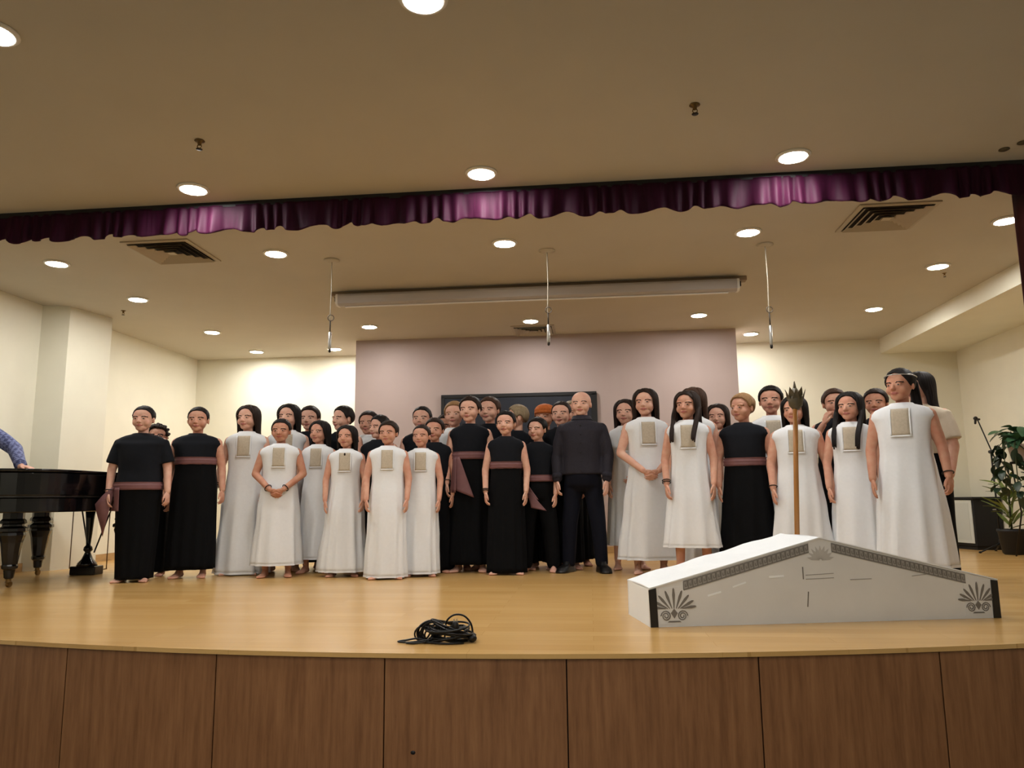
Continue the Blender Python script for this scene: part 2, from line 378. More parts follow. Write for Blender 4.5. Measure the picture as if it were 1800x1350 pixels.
# hanging microphones
def hanging_mic(x, y, zend, label, knot=True):
    r = empty('hanging_microphone', (x, y, ZC)); tag(r, label, 'microphone', 'microphones hanging from the ceiling')
    L = ZC - zend
    MB().lathe([(.075, 0), (.077, -.006), (.05, -.014), (.008, -.02)]).build('ceiling_rose', M_ceil, r, True)
    MB().tube([(0, 0, -.015), (.004, 0, -L * .35), (-.004, 0, -L * .62), (0, 0, -L * .78)], .0045).build('cable', mat('grey_cable', srgb(150, 142, 126), .5), r, True)
    MB().torus((.004, 0, -L * .63), .028, .0042, M=Matrix.Rotation(math.pi / 2, 3, 'X') @ Matrix.Rotation(.2, 3, 'Y')).build('cable_loop', mat('dark_cable', srgb(76, 66, 54), .5), r, True)
    MB().tube([(0, 0, -L * .66), (0, 0, -L * .79)], .006).build('strain_relief', M_dark_metal, r, True)
    MB().lathe([(.006, -L * .78), (.015, -L * .785), (.015, -L * .96), (.012, -L * .965)], n=14).build('microphone_body', M_steel, r, True)
    MB().lathe([(.012, -L * .962), (.012, -L * .99), (.005, -L)], n=14).build('capsule_grille', M_dark_metal, r, True)
hanging_mic(-2.39, 6.70, 2.10, 'thin microphone hanging from the ceiling in front of the screen case left end')
hanging_mic(-.335, 6.70, 2.10, 'thin microphone hanging from the ceiling over the mauve wall middle')
hanging_mic(1.655, 6.80, 2.03, 'thin microphone hanging from the ceiling right of the mauve wall')

# projection screen case
r = empty('projection_screen', (-.54, 7.78, ZC)); tag(r, 'long grey retracted projection screen case under the ceiling', 'projection screen')
MB().box((0, .05, -.022), (4.46, .10, .044)).build('mounting_rail', mat('rail_brown', srgb(142, 122, 98), .6), r, bevel=.004)
prof = [(-.07, -.045), (.06, -.045), (.07, -.06), (.07, -.14), (.04, -.165), (-.04, -.17), (-.075, -.15), (-.08, -.07)]
mb = MB(); mb.loft([[(x, y, z) for y, z in prof] for x in (-2.14, 2.12)]); mb.build('case', M_screen, r, bevel=.004)
for sx in (-2.145, 2.125): MB().loft([[(sx + d, y * 1.05, z * 1.01) for y, z in prof] for d in (-.012, .012)]).build('end_cap', M_white, r)
MB().box((-.02, -.0, -.176), (4.1, .03, .014)).build('screen_bottom_bar', M_white, r, bevel=.003)
MB().box((-2.2, .05, -.05), (.012, .02, .09)).build('bracket', M_dark_metal, r); MB().box((2.17, .05, -.05), (.012, .02, .09)).build('bracket', M_dark_metal, r)

# valance
def drape(name, x0, x1, zt, zb, y, amp, freq, m, scal=.03, seed=1, nz=14, thick=.006):
    rr = random.Random(seed); n = int((x1 - x0) * 90); X = np.linspace(x0, x1, n + 1)
    ph = np.cumsum([2 * math.pi * freq * (x1 - x0) / n * (1 + .55 * math.sin(i * .11 + seed) + rr.uniform(-.3, .3)) for i in range(n + 1)])
    ph2 = np.cumsum([2 * math.pi * freq * .37 * (x1 - x0) / n * (1 + rr.uniform(-.4, .4)) for i in range(n + 1)])
    V = []; F = []
    for side in (0, 1):
        for j in range(nz + 1):
            t = j / nz; a = amp * (.35 + .65 * t)
            for i, x in enumerate(X):
                yy = y + a * math.sin(ph[i] + .5 * t * math.sin(i * .05)) + a * .6 * math.sin(ph2[i] + t) + (thick if side else 0)
                zz = zt + (zb - zt) * t + (scal * (.45 * math.sin(ph[i] * .5 + 1) + .35 * math.sin(ph2[i]) + .35 * math.sin(ph[i])) * t)
                V.append((x, yy, zz))
    N = n + 1; B = (nz + 1) * N
    for j in range(nz):
        for i in range(n):
            a = j * N + i; F.append((a, a + 1, a + N + 1, a + N)); F.append((B + a, B + a + N, B + a + N + 1, B + a + 1))
    for i in range(n):
        F.append((i, B + i, B + i + 1, i + 1)); a = nz * N + i; F.append((a, a + 1, B + a + 1, B + a))
    for j in range(nz):
        a = j * N; F.append((a, a + N, B + a + N, B + a)); a = j * N + n; F.append((a, B + a, B + a + N, a + N))
    return MB().add(V, F).build(name, m, None, True)
v = empty('stage_valance', (0, 5.22, ZC)); tag(v, 'dark purple satin valance with scalloped pleats across the stage opening', 'valance')
d = drape('gathered_cloth', XL + .02, XR - .02, -.03, -.24, .0, .02, 8.5, M_velvet, .03); d.parent = v
MB().box(((XL + XR) / 2, .03, -.02), (XR - XL - .04, .05, .04)).build('heading_rail', M_blackmatt, v)
c = drape('stage_curtain', 2.985, 4.25, 2.79, .01, 5.30, .04, 7, M_red, 0, 3, 6); tag(c, 'dark red velvet side curtain at the right edge of the stage', 'curtain')

# blackboard on the accent wall
r = empty('blackboard', (-.95, 10.262, 1.05)); tag(r, 'black framed dark navy board on the mauve wall behind the children', 'blackboard')
MB().box((0, 0, .56), (2.06, .02, 1.06)).build('board_surface', M_board, r)
for (cx, cz, sx, sz) in ((0, 1.1, 2.16, .05), (0, .02, 2.16, .05), (-1.055, .56, .05, 1.08), (1.045, .56, .08, 1.08)):
    MB().box((cx, -.004, cz), (sx, .036, sz)).build('frame_rail', M_blackmatt, r, bevel=.006)

# ------------------------------------------------------------------ grand piano
def piano():
    r = empty('grand_piano', (-5.31, 7.34, 0), math.radians(2)); tag(r, 'black lacquered grand piano with turned legs at the left', 'piano')
    ctrl = [(.64, .28), (.64, -.2), (.64, -.6), (.63, -.95), (.57, -1.2), (.42, -1.38), (.2, -1.46), (-.06, -1.42), (-.24, -1.27), (-.33, -1.04), (-.38, -.78), (-.45, -.55), (-.57, -.36), (-.63, -.2), (-.64, 0), (-.64, .28)]
    out = []
    for i in range(len(ctrl) - 1):      # Catmull-Rom outline
        p0, p1, p2, p3 = [Vector(ctrl[max(0, min(len(ctrl) - 1, i + k))]) for k in (-1, 0, 1, 2)]
        for t in (0, .25, .5, .75):
            out.append(.5 * ((2 * p1) + (p2 - p0) * t + (2 * p0 - 5 * p1 + 4 * p2 - p3) * t * t + (3 * p1 - p0 - 3 * p2 + p3) * t ** 3))
    out.append(Vector(ctrl[-1])); cen = Vector((0, -.45))
    sc = lambda k: [tuple(cen + (p - cen) * k) for p in out]
    MB().prism(sc(1.0), .80, 1.0).build('rim', M_black, r, bevel=.008)
    MB().prism(sc(.985), .785, .80).build('rim_moulding', mat('moulding_glint', srgb(60, 58, 56), .2, metal=.6), r)  # glint along the moulding is put into this lighter metallic colour
    MB().prism(sc(.96), .655, .785).build('lower_case', M_black, r, bevel=.01)
    MB().prism(sc(1.018), 1.004, 1.03).build('lid', M_black, r, bevel=.008)
    MB().box((0, .37, .76), (1.28, .2, .1)).build('keybed', M_black, r, bevel=.01)
    MB().box((0, .28, .90), (1.12, .03, .18)).build('fallboard', M_black, r, bevel=.006)
    for s in (-1, 1): MB().prism([(s * .56, .25), (s * .64, .25), (s * .64, .47), (s * .56, .45)], .79, .96).build('key_cheek', M_black, r, bevel=.01)
    kw = 1.1 / 52; ivory = mat('ivory', srgb(228, 224, 212), .3); wm = MB().box((0, .375, .82), (kw - .0012, .15, .02)).mesh('white_key'); wm.materials.append(ivory)
    for i in range(52):
        o = bpy.data.objects.new('white_key', wm); COL.objects.link(o); o.parent = r; o.location = (-.55 + kw * (i + .5), 0, 0)
    bmh = MB().box((0, .34, .834), (.010, .09, .014)).mesh('black_key'); bmh.materials.append(M_black)
    for i in range(51):
        if i % 7 in (0, 2, 3, 5, 6):
            o = bpy.data.objects.new('black_key', bmh); COL.objects.link(o); o.parent = r; o.location = (-.55 + kw * (i + 1), 0, 0)
    prof = [(.085, .655), (.085, .60), (.10, .585), (.105, .56), (.085, .55), (.085, .535), (.118, .515), (.12, .49), (.10, .478), (.105, .455), (.10, .44), (.085, .39), (.07, .28), (.058, .2), (.064, .185), (.062, .165), (.045, .15), (.038, .085), (.032, .075)]
    leg = MB().lathe(prof, n=10).mesh('leg'); leg.materials.append(M_black)
    cas = MB().lathe([(.022, .085), (.022, .05), (.03, .05), (.03, .045)], n=10).tube([(-.012, .01, .028), (.012, .01, .028)], .028, 14).mesh('caster'); cas.materials.append(M_brass)
    for (x, y) in ((.12, -.98), (-.42, .14), (.5, .14)):
        o = bpy.data.objects.new('leg', leg); COL.objects.link(o); o.parent = r; o.location = (x, y, 0)
        q = bpy.data.objects.new('caster', cas); COL.objects.link(q); q.parent = o
    ly = empty('pedal_lyre', (.1, .16, 0)); ly.parent = r
    MB().box((0, 0, .045), (.27, .16, .09)).build('lyre_base', M_black, ly, bevel=.01)
    MB().lathe([(.10, .09), (.09, .12), (.055, .16), (.038, .2), (.026, .23), (.045, .25), (.04, .28), (.022, .3), (.026, .36), (.034, .46), (.04, .56), (.05, .66)], n=12).build('lyre_column', M_black, ly, True)
    for s in (-1, 1):
        MB().tube([(s * .03, .06, .22), (s * .16, .1, .66)], .008).build('brace_rod', M_dark_metal, ly, True)
        MB().tube([(s * .2, .02, .06), (s * .2, .02, .66)], .005).build('pedal_rod', M_brass, ly, True)
        MB().box((s * .06, .16, .04), (.03, .16, .012)).build('pedal', M_brass, ly, bevel=.004)
piano()

# ------------------------------------------------------------------ pediment prop
def pediment():
    A = Vector((.32, 4.44)); B = Vector((2.39, 4.85)); u = (B - A); L = u.length; ang = math.atan2(u.y, u.x)
    r = empty('pediment_prop', (A.x, A.y, 0), ang); tag(r, 'white painted cardboard temple pediment lying on the stage front', 'stage prop')
    hl, ha, hr, D = .208, .475, .215, .50; xm = L * .487
    top = lambda x: hl + (ha - hl) * x / xm if x <= xm else ha + (hr - ha) * (x - xm) / (L - xm)
    MB().prism_y([(0, 0), (L, 0), (L, hr), (xm, ha), (0, hl)], 0, .02).build('front_panel', M_prop, r)
    MB().prism_y([(0, 0), (L, 0), (L, hr), (xm, ha), (0, hl)], D - .02, D).build('back_panel', M_prop, r)
    MB().prism([(0, .02), (.015, .02), (.015, D - .02), (0, D - .02)], 0, hl).build('end_panel', M_proptop, r)
    MB().prism([(L - .015, .02), (L, .02), (L, D - .02), (L - .015, D - .02)], 0, hr).build('end_panel', M_proptop, r)
    # roof sheets, slightly wavy like cardboard
    for (xa, xb) in ((0, xm), (xm, L)):
        n = 16; V = []; F = []
        for k in range(2):
            for i in range(n + 1):
                x = xa + (xb - xa) * i / n
                for j in range(5):
                    y = -.006 + (D + .012) * j / 4; wv = .004 * math.sin(i * 1.3 + j * 1.1) * (1 if 0 < j < 4 else (1.2 if j == 4 else 0))
                    V.append((x, y, top(x) + .001 + k * .007 + wv))
        N = (n + 1) * 5
        for i in range(n):
            for j in range(4):
                a = i * 5 + j; F.append((a, a + 1, a + 6, a + 5)); F.append((N + a, N + a + 5, N + a + 6, N + a + 1))
        for i in range(n):
            for j in (0, 4): a = i * 5 + j; F.append((a, a + 5, N + a + 5, N + a))
        for j in range(4):
            for i in (0, n): a = i * 5 + j; F.append((a, a + 1, N + a + 1, N + a))
        MB().add(V, F).build('roof_sheet', M_proptop, r)
    e = .003
    # black end strips
    MB().prism_y([(.002, 0), (.046, 0), (.040, top(.04) - .004), (-.004, hl - .004)], -.005, 0).build('edge_tape', M_tape, r)
    MB().prism_y([(L - .046, .0), (L, .0), (L + .0, hr - .002), (L - .042, top(L - .04) - .006)], -.005, 0).build('edge_tape', M_tape, r)
    # meander bands (printed)
    def band(xa, xb):
        wd = .055
        MB().prism_y([(xa, top(xa) - .008 - wd), (xb, top(xb) - .008 - wd), (xb, top(xb) - .008), (xa, top(xa) - .008)], -e, 0).build('meander_band', M_print, r)
        sl = (top(xb) - top(xa)) / (xb - xa); mb = MB(); cell = .028; n = int((xb - xa) / cell)
        segs = [((0, .1), (0, .9)), ((0, .9), (.8, .9)), ((.8, .9), (.8, .35)), ((.8, .35), (.38, .35)), ((.38, .35), (.38, .62)), ((0, .1), (1, .1))]
        for i in range(n):
            x0 = xa + (xb - xa) * i / n
            for (a, b2), (c2, d2) in segs:
                x1, z1, x2, z2 = x0 + a * cell, b2 * wd, x0 + c2 * cell, d2 * wd; h = .0022
                q = lambda x, z: (x, top(x0) + sl * (x - x0) - .008 - wd + z)
                if abs(x2 - x1) > abs(z2 - z1): P = [q(min(x1, x2), z1 - h), q(max(x1, x2), z1 - h), q(max(x1, x2), z1 + h), q(min(x1, x2), z1 + h)]
                else: P = [q(x1 - h, min(z1, z2)), q(x1 + h, min(z1, z2)), q(x1 + h, max(z1, z2)), q(x1 - h, max(z1, z2))]
                mb.prism_y(P, -e - .001, -e)
        mb.build('meander_line', mat('meander_ink', srgb(108, 105, 100), .7), r)
    band(.20, xm - .07); band(xm + .07, L - .2)
    # palmettes
    def palmette(cx, z0, s, right=True):
        MB().prism_y([(cx - .085 * s, z0 - .012), (cx + .085 * s, z0 - .012), (cx + .085 * s, min(z0 + .2 * s, top(cx + .085 * s) - .012)), (cx - .085 * s, min(z0 + .2 * s, top(cx - .085 * s) - .012))], -.002, 0).build('printed_sheet', M_prop, r)
        for k in range(-4, 5):
            a = k * .36; l = s * (.115 - .008 * abs(k)); ox, oz = cx + s * .012 * k, z0 + s * .075
            pts = [(-.002, 0), (.002, 0), (.008, .65), (.005, .92), (0, 1), (-.005, .92), (-.008, .65)]
            P = []
            for dx, t in pts:
                x, z = dx * s, t * l; P.append((ox + x * math.cos(a) + z * math.sin(a), oz - x * math.sin(a) + z * math.cos(a)))
            P = [(x, min(z, top(x) - .012)) for x, z in P]
            MB().prism_y(P, -.0045, -.002).build('petal', M_ink, r)
        for sx in (-1, 1):
            path = []
            for i in range(26):
                t = i / 25; a = t * 4.2 * math.pi; rr = .03 * s * (1 - .8 * t); path.append((cx + sx * (.048 * s + rr * math.cos(a)), -.003, z0 + .035 * s + rr * math.sin(a)))
            MB().tube(path, .0035 * s, 5).build('scroll', M_ink, r)
        MB().prism_y([(cx - .02 * s, z0 + .05 * s), (cx, z0 + .02 * s), (cx + .02 * s, z0 + .05 * s), (cx, z0 + .075 * s)], -.0045, -.002).build('scroll_heart', M_ink, r)
        MB().prism_y([(cx - .04 * s, z0 + .0), (cx + .04 * s, z0 + .0), (cx + .03 * s, z0 + .008), (cx - .03 * s, z0 + .008)], -.0045, -.002).build('scroll_base', M_ink, r)
    palmette(.14, .025, 1.0); palmette(L - .135, .03, .95)
    for k in range(-4, 5):                    # faint apex palmette
        a = k * .34; l = .085; ox, oz = xm, ha - .125; P = []
        for dx, t in [(-.003, .1), (.003, .1), (.009, .65), (0, 1), (-.009, .65)]:
            x, z = dx, t * l; P.append((ox + x * math.cos(a) + z * math.sin(a), oz - x * math.sin(a) + z * math.cos(a)))
        MB().prism_y(P, -.002, 0).build('petal', mat('faint_print', srgb(178, 176, 172), .7), r)
    # scuffs, seams and tape on the face
    for (x0, z0, x1, z1, h, m) in ((.915, .245, .915, .315, .003, M_ink), (.93, .09, .94, .175, .003, M_ink), (.93, .245, 1.1, .25, .0018, M_print), (.93, .268, 1.1, .275, .0018, M_print),
                                   (1.2, .237, 1.33, .24, .002, M_print), (1.58, .25, 1.68, .26, .002, M_print), (.34, .165, .42, .185, .005, M_proptop), (.49, .21, .57, .235, .004, M_proptop), (.71, .262, .8, .265, .006, M_proptop)):
        d = Vector((x1 - x0, z1 - z0)).normalized(); nn = Vector((-d.y, d.x)) * h
        MB().prism_y([(x0 - nn.x, z0 - nn.y), (x1 - nn.x, z1 - nn.y), (x1 + nn.x, z1 + nn.y), (x0 + nn.x, z0 + nn.y)], -.002, 0).build('tape_strip', m, r)
pediment()
# staff standing behind the pediment
r = empty('thyrsus_staff', (1.322, 5.178, 0)); tag(r, 'tall wooden staff with a dark leafy tip standing behind the pediment', 'staff')
MB().tube([(0, 0, 0), (.055, .03, .95), (.085, .05, 1.40)], .0165, 12).build('pole', M_pole, r, True)
MB().lathe([(.02, 1.30), (.045, 1.33), (.052, 1.37), (.04, 1.41), (.012, 1.45)], (.085, .05, 0), 12).build('cone', M_ornament, r, True)
for k in range(11):
    a = 2 * math.pi * k / 11; t = (k % 2) * .03
    x, y = math.cos(a), math.sin(a); c = Vector((.085, .05, 1.365 + t))
    P = [c + Vector((x * .03, y * .03, -.04)), c + Vector((x * .05 - y * .022, y * .05 + x * .022, .01)), c + Vector((x * .072, y * .072, .075 - t * .6)), c + Vector((x * .05 + y * .022, y * .05 - x * .022, .01)), c + Vector((x * .043, y * .043, .012))]
    MB().add(P, [(0, 1, 4), (1, 2, 4), (2, 3, 4), (3, 0, 4), (0, 3, 2, 1)]).build('leaf', M_ornament, r)
P = [Vector((.085 + dx, .05, 1.40 + dz)) for dx, dz in ((-.018, 0), (.018, 0), (0, .095))]
MB().add([p + Vector((0, -.012, 0)) for p in P] + [p + Vector((0, .012, 0)) for p in P], [(0, 1, 2), (5, 4, 3), (0, 3, 4, 1), (1, 4, 5, 2), (2, 5, 3, 0)]).build('leaf', M_ornament, r)

# ------------------------------------------------------------------ coil of cable
def coil():
    p = at_z(775, 1128, 0); r = empty('cable_coil', (p.x, p.y, 0)); tag(r, 'heap of black coiled cable at the stage edge', 'cable')
    rr = random.Random(4)
    for k in range(15):       # main heap
        path = []; a0 = rr.uniform(0, 6.3); R = rr.uniform(.075, .105); ti = rr.uniform(-.35, .35); tj = rr.uniform(-.25, .25); h = .012 + .0045 * k
        cx, cy = .045 + rr.uniform(-.02, .02), rr.uniform(-.015, .02)
        for i in range(37):
            a = a0 + i / 36 * 2 * math.pi * 1.0; x = cx + R * math.cos(a) * 1.1; y = cy + R * .75 * math.sin(a)
            path.append((x, y, max(.007, h + ti * (x - cx) + tj * (y - cy))))
        MB().tube(path, .0052, 7).build('cable_loop', M_cord, r, True)
    for k in range(10):        # upright loops on the left of the heap
        path = []; R = rr.uniform(.035, .058); yaw = rr.uniform(-.6, .6); cx = -.055 + rr.uniform(-.045, .035)
        for i in range(29):
            a = i / 28 * 2 * math.pi; x = R * math.cos(a); z = R * math.sin(a) * .85
            path.append((cx + x * math.cos(yaw) + z * .25, x * math.sin(yaw) + rr.uniform(-.004, .004), max(.007, R * .85 + .006 + z)))
        MB().tube(path, .0048, 7).build('cable_loop', M_cord, r, True)
    arch = [(.02, 0, .02), (.03, -.01, .10), (.07, -.01, .135), (.12, 0, .13), (.155, .01, .09), (.165, .01, .04), (.17, 0, .012)]
    tail = [(-.05, -.05, .01), (-.12, -.03, .02), (-.17, -.025, .012), (-.215, -.03, .006), (-.2, -.045, .006), (-.14, -.06, .006), (-.06, -.06, .006), (.05, -.085, .006), (.13, -.06, .006)]
    def sm(P):
        out = []
        for i in range(len(P) - 1):
            p0, p1, p2, p3 = [Vector(P[max(0, min(len(P) - 1, i + q))]) for q in (-1, 0, 1, 2)]
            for t in (0, .25, .5, .75): out.append(.5 * (2 * p1 + (p2 - p0) * t + (2 * p0 - 5 * p1 + 4 * p2 - p3) * t * t + (3 * p1 - p0 - 3 * p2 + p3) * t ** 3))
        return out + [Vector(P[-1])]
    MB().tube(sm(arch), .005, 7).build('cable_arch', M_cord, r, True)
    MB().tube(sm(tail), .005, 7).build('cable_tail', M_cord, r, True)
    tail2 = [(-.03, -.04, .02), (-.1, -.06, .012), (-.15, -.055, .006), (-.165, -.07, .006), (-.12, -.085, .006), (-.06, -.07, .012)]
    MB().tube(sm(tail2), .0046, 7).build('cable_tail', M_cord, r, True)
    MB().lathe([(.005, 0), (.016, .004), (.018, .03), (.014, .045), (.008, .05)], n=12).build('plug', M_cord, r, True).location = (.085, -.05, .06)
    for x in (-.012, .012): MB().tube([(.085 + x * .6, -.05, .11), (.085 + x * .6, -.05, .122)], .0028, 6).build('plug_pin', M_steel, r)
    MB().ell((.165, -.02, .022), (.026, .02, .02)).build('connector', M_cord, r, True)
coil()

# ------------------------------------------------------------------ right corner: cabinet, box, stand, plants
r = empty('low_cabinet', (5.02, 10.98, 0), math.radians(0)); tag(r, 'low black cabinet with a pale front panel by the right wall', 'cabinet')
p0, p1, p2, p3 = (-.12, -.02), (.0, -.48), (.33, -.48), (.33, .30)   # plan: front edge, near corner, right, back
pl = [(-.20, .28), (-.01, -.42), (.33, -.42), (.33, .28)]
MB().prism(pl, .05, .66).build('body', M_blackmatt, r, bevel=.004)
MB().prism([(-.24, .31), (-.035, -.46), (.335, -.46), (.335, .31)], .66, .685).build('top', M_blackmatt, r, bevel=.004)
MB().prism([(-.18, .25), (.0, -.40), (.31, -.40), (.31, .25)], 0, .05).build('plinth', M_blackmatt, r)
ex = Vector((.19, -.70)); ex.normalize(); nx = Vector((ex.y, -ex.x)); a = Vector((-.195, .26)); b = Vector((-.018, -.395))
MB().prism([tuple(a), tuple(b), tuple(b + nx * .012), tuple(a + nx * .012)], .085, .645).build('door', M_cream, r, bevel=.002)
a2, b2 = a + ex * .05, b - ex * .05
MB().prism([tuple(a2 + nx * .012), tuple(b2 + nx * .012), tuple(b2 + nx * .015), tuple(a2 + nx * .015)], .125, .605).build('door_panel', mat('cabinet_inset', srgb(190, 194, 186), .6), r)
MB().box((.25, -.425, .52), (.06, .012, .015)).build('handle', M_steel, r)
r = empty('speaker_box', (4.72, 11.1, 0), math.radians(12)); tag(r, 'small black speaker box on the floor beside the low cabinet', 'speaker')
MB().box((0, 0, .145), (.19, .2, .29)).build('body', M_blackmatt, r, bevel=.02)
MB().box((0, -.102, .15), (.16, .006, .25)).build('grille', mat('speaker_grille', srgb(24, 23, 22), .9, bump=.4, scale=300, noise=.3), r, bevel=.002)
r = empty('microphone_stand', (5.06, 10.08, 0)); tag(r, 'black boom microphone stand in front of the low cabinet', 'microphone stand')
cz = 1.25
for k in range(3):
    a = math.radians(195 + 120 * k); MB().tube([(0, 0, .12), (.3 * math.cos(a), .3 * math.sin(a), .012)], .009).build('leg', M_blackmatt, r, True)
    MB().ell((.3 * math.cos(a), .3 * math.sin(a), .014), (.018, .018, .014)).build('rubber_foot', M_cord, r, True)
MB().tube([(0, 0, .08), (0, 0, cz)], .011).build('pole', M_blackmatt, r, True)
MB().lathe([(.02, .08), (.024, .1), (.024, .15), (.014, .17)]).build('hub', M_blackmatt, r, True)
t1 = at_y(1722, 736, 10.08) - Vector((5.06, 10.08, 0)); t2 = at_y(1749, 796, 10.08) - Vector((5.06, 10.08, 0))
bc = Vector((0, -.02, cz)); bd = (t1 - t2).normalized()
MB().tube([bc - bd * .28, bc + bd * ((t1 - bc).length)], .008).build('boom', M_blackmatt, r, True)
MB().tube([(0, -.045, cz), (0, .03, cz)], .022, 12).build('clutch', M_blackmatt, r, True)
hd = bc + bd * ((t1 - bc).length)
MB().tube([hd + Vector((.03, 0, .0)), hd, hd + Vector((-.05, -.02, .015))], [.012, .014, .012]).build('clip', M_blackmatt, r, True)
m_ = MB().tube([hd + Vector((-.03, -.02, .01)), hd + Vector((-.06, -.06, -.06))], [.018, .012]); m_.ell(hd + Vector((-.03, -.02, .01)), (.026, .026, .026)); m_.build('microphone', M_dark_metal, r, True)

leaf_me = {}
def leaf_mesh(key, m, L, W):
    n = 5; V = []; F = []
    for i in range(n + 1):
        t = i / n; wd = W * math.sin(math.pi * (t * .92 + .04)) ** .8; z = -.25 * L * t * t
        V += [(-wd / 2, L * t, z + .12 * wd), (0, L * t, z), (wd / 2, L * t, z + .12 * wd)]
    for i in range(n):
        for j in range(2): a = i * 3 + j; F.append((a, a + 1, a + 4, a + 3))
    k = len(V); V += [(x, y, z - .003) for x, y, z in V]
    F += [tuple(i + k for i in f[::-1]) for f in F]
    me = MB().add(V, F).mesh(key); me.materials.append(m); me.polygons.foreach_set('use_smooth', [True] * len(me.polygons)); leaf_me[key] = me
leaf_mesh('d', M_leafd, .15, .09); leaf_mesh('m', M_leafm, .17, .10); leaf_mesh('y', M_leafy, .30, .045)
def leaves(parent, pts, key, sc=(.8, 1.25), rr=random):
    for p, az, el in pts:
        o = bpy.data.objects.new('leaf', leaf_me[key]); COL.objects.link(o); o.parent = parent; o.location = p
        o.rotation_euler = (el, rr.uniform(-.4, .4), az); s = rr.uniform(*sc); o.scale = (s, s, s)
rr = random.Random(11)
# tall stand with a trailing plant
st = empty('plant_stand', (5.06, 9.42, 0)); tag(st, 'dark slender plant stand carrying the pink pot by the right edge', 'plant stand')
for k in range(3):
    a = 2 * math.pi * k / 3 + .4; MB().tube([(.16 * math.cos(a), .16 * math.sin(a), 0), (.06 * math.cos(a), .06 * math.sin(a), .5), (.11 * math.cos(a), .11 * math.sin(a), 1.08)], .009).build('leg', M_dark_metal, st, True)
MB().lathe([(.125, 1.07), (.125, 1.09), (.12, 1.095)]).build('plate', M_dark_metal, st, True)
pp = empty('trailing_plant', (5.06, 9.42, 1.095)); tag(pp, 'trailing leafy plant in a pale pink pot on the stand', 'potted plant')
MB().lathe([(.09, 0), (.10, .02), (.13, .17), (.145, .175), (.145, .2), (.13, .2), (.125, .175)], n=24).build('pot', M_pot, pp, True)
MB().lathe([(.124, .165), (.06, .185), (.01, .19)], n=20).build('soil', M_soil, pp, True)
for k in range(6):
    a = math.radians(150 + 40 * k + rr.uniform(-10, 10)); rad = .22
    path = [(.05 * math.cos(a), .05 * math.sin(a), .18), (.14 * math.cos(a), .14 * math.sin(a), .27), (rad * math.cos(a), rad * math.sin(a), .18), (rad * 1.1 * math.cos(a), rad * 1.1 * math.sin(a), -.25 - .06 * (k % 3))]
    MB().tube(path, .006, 6).build('stem', M_stem, pp, True)
    pts = []
    for j in range(12):
        t = j / 11; z = .2 - t * (.5 + .05 * (k % 3)); pts.append(((rad * 1.08 * math.cos(a) + rr.uniform(-.04, .04), rad * 1.08 * math.sin(a) + rr.uniform(-.04, .04), z), rr.uniform(0, 6.3), rr.uniform(-1.1, -.2)))
    leaves(pp, pts, 'd', rr=rr)
pts = []
for j in range(46):
    a = rr.uniform(0, 6.3); q = rr.uniform(.0, .2); pts.append(((q * math.cos(a), q * math.sin(a), .24 + rr.uniform(-.03, .16)), a - math.pi / 2, rr.uniform(-.5, .7)))
leaves(pp, pts, 'm', rr=rr)
for k in range(5):
    a = 2 * math.pi * k / 5; MB().tube([(0, 0, .18), (.08 * math.cos(a), .08 * math.sin(a), .36)], .005, 6).build('stem', M_stem, pp, True)
fp = empty('yellow_green_plant', (5.06, 9.80, 0)); tag(fp, 'yellow green strappy floor plant in a dark pot beside the stand', 'potted plant')
MB().lathe([(.10, 0), (.12, .02), (.15, .26), (.16, .27), (.16, .3), (.14, .3), (.14, .27)], n=24).build('pot', M_blackmatt, fp, True)
MB().lathe([(.138, .265), (.05, .28), (.01, .285)], n=20).build('soil', M_soil, fp, True)
MB().tube([(0, 0, .27), (.01, 0, .75)], .012, 8).build('stem', M_stem, fp, True)
pts = [((rr.uniform(-.03, .03), rr.uniform(-.03, .03), .3 + .5 * j / 33), rr.uniform(0, 6.3), rr.uniform(.2, 1.2)) for j in range(34)]
leaves(fp, pts, 'y', rr=rr)

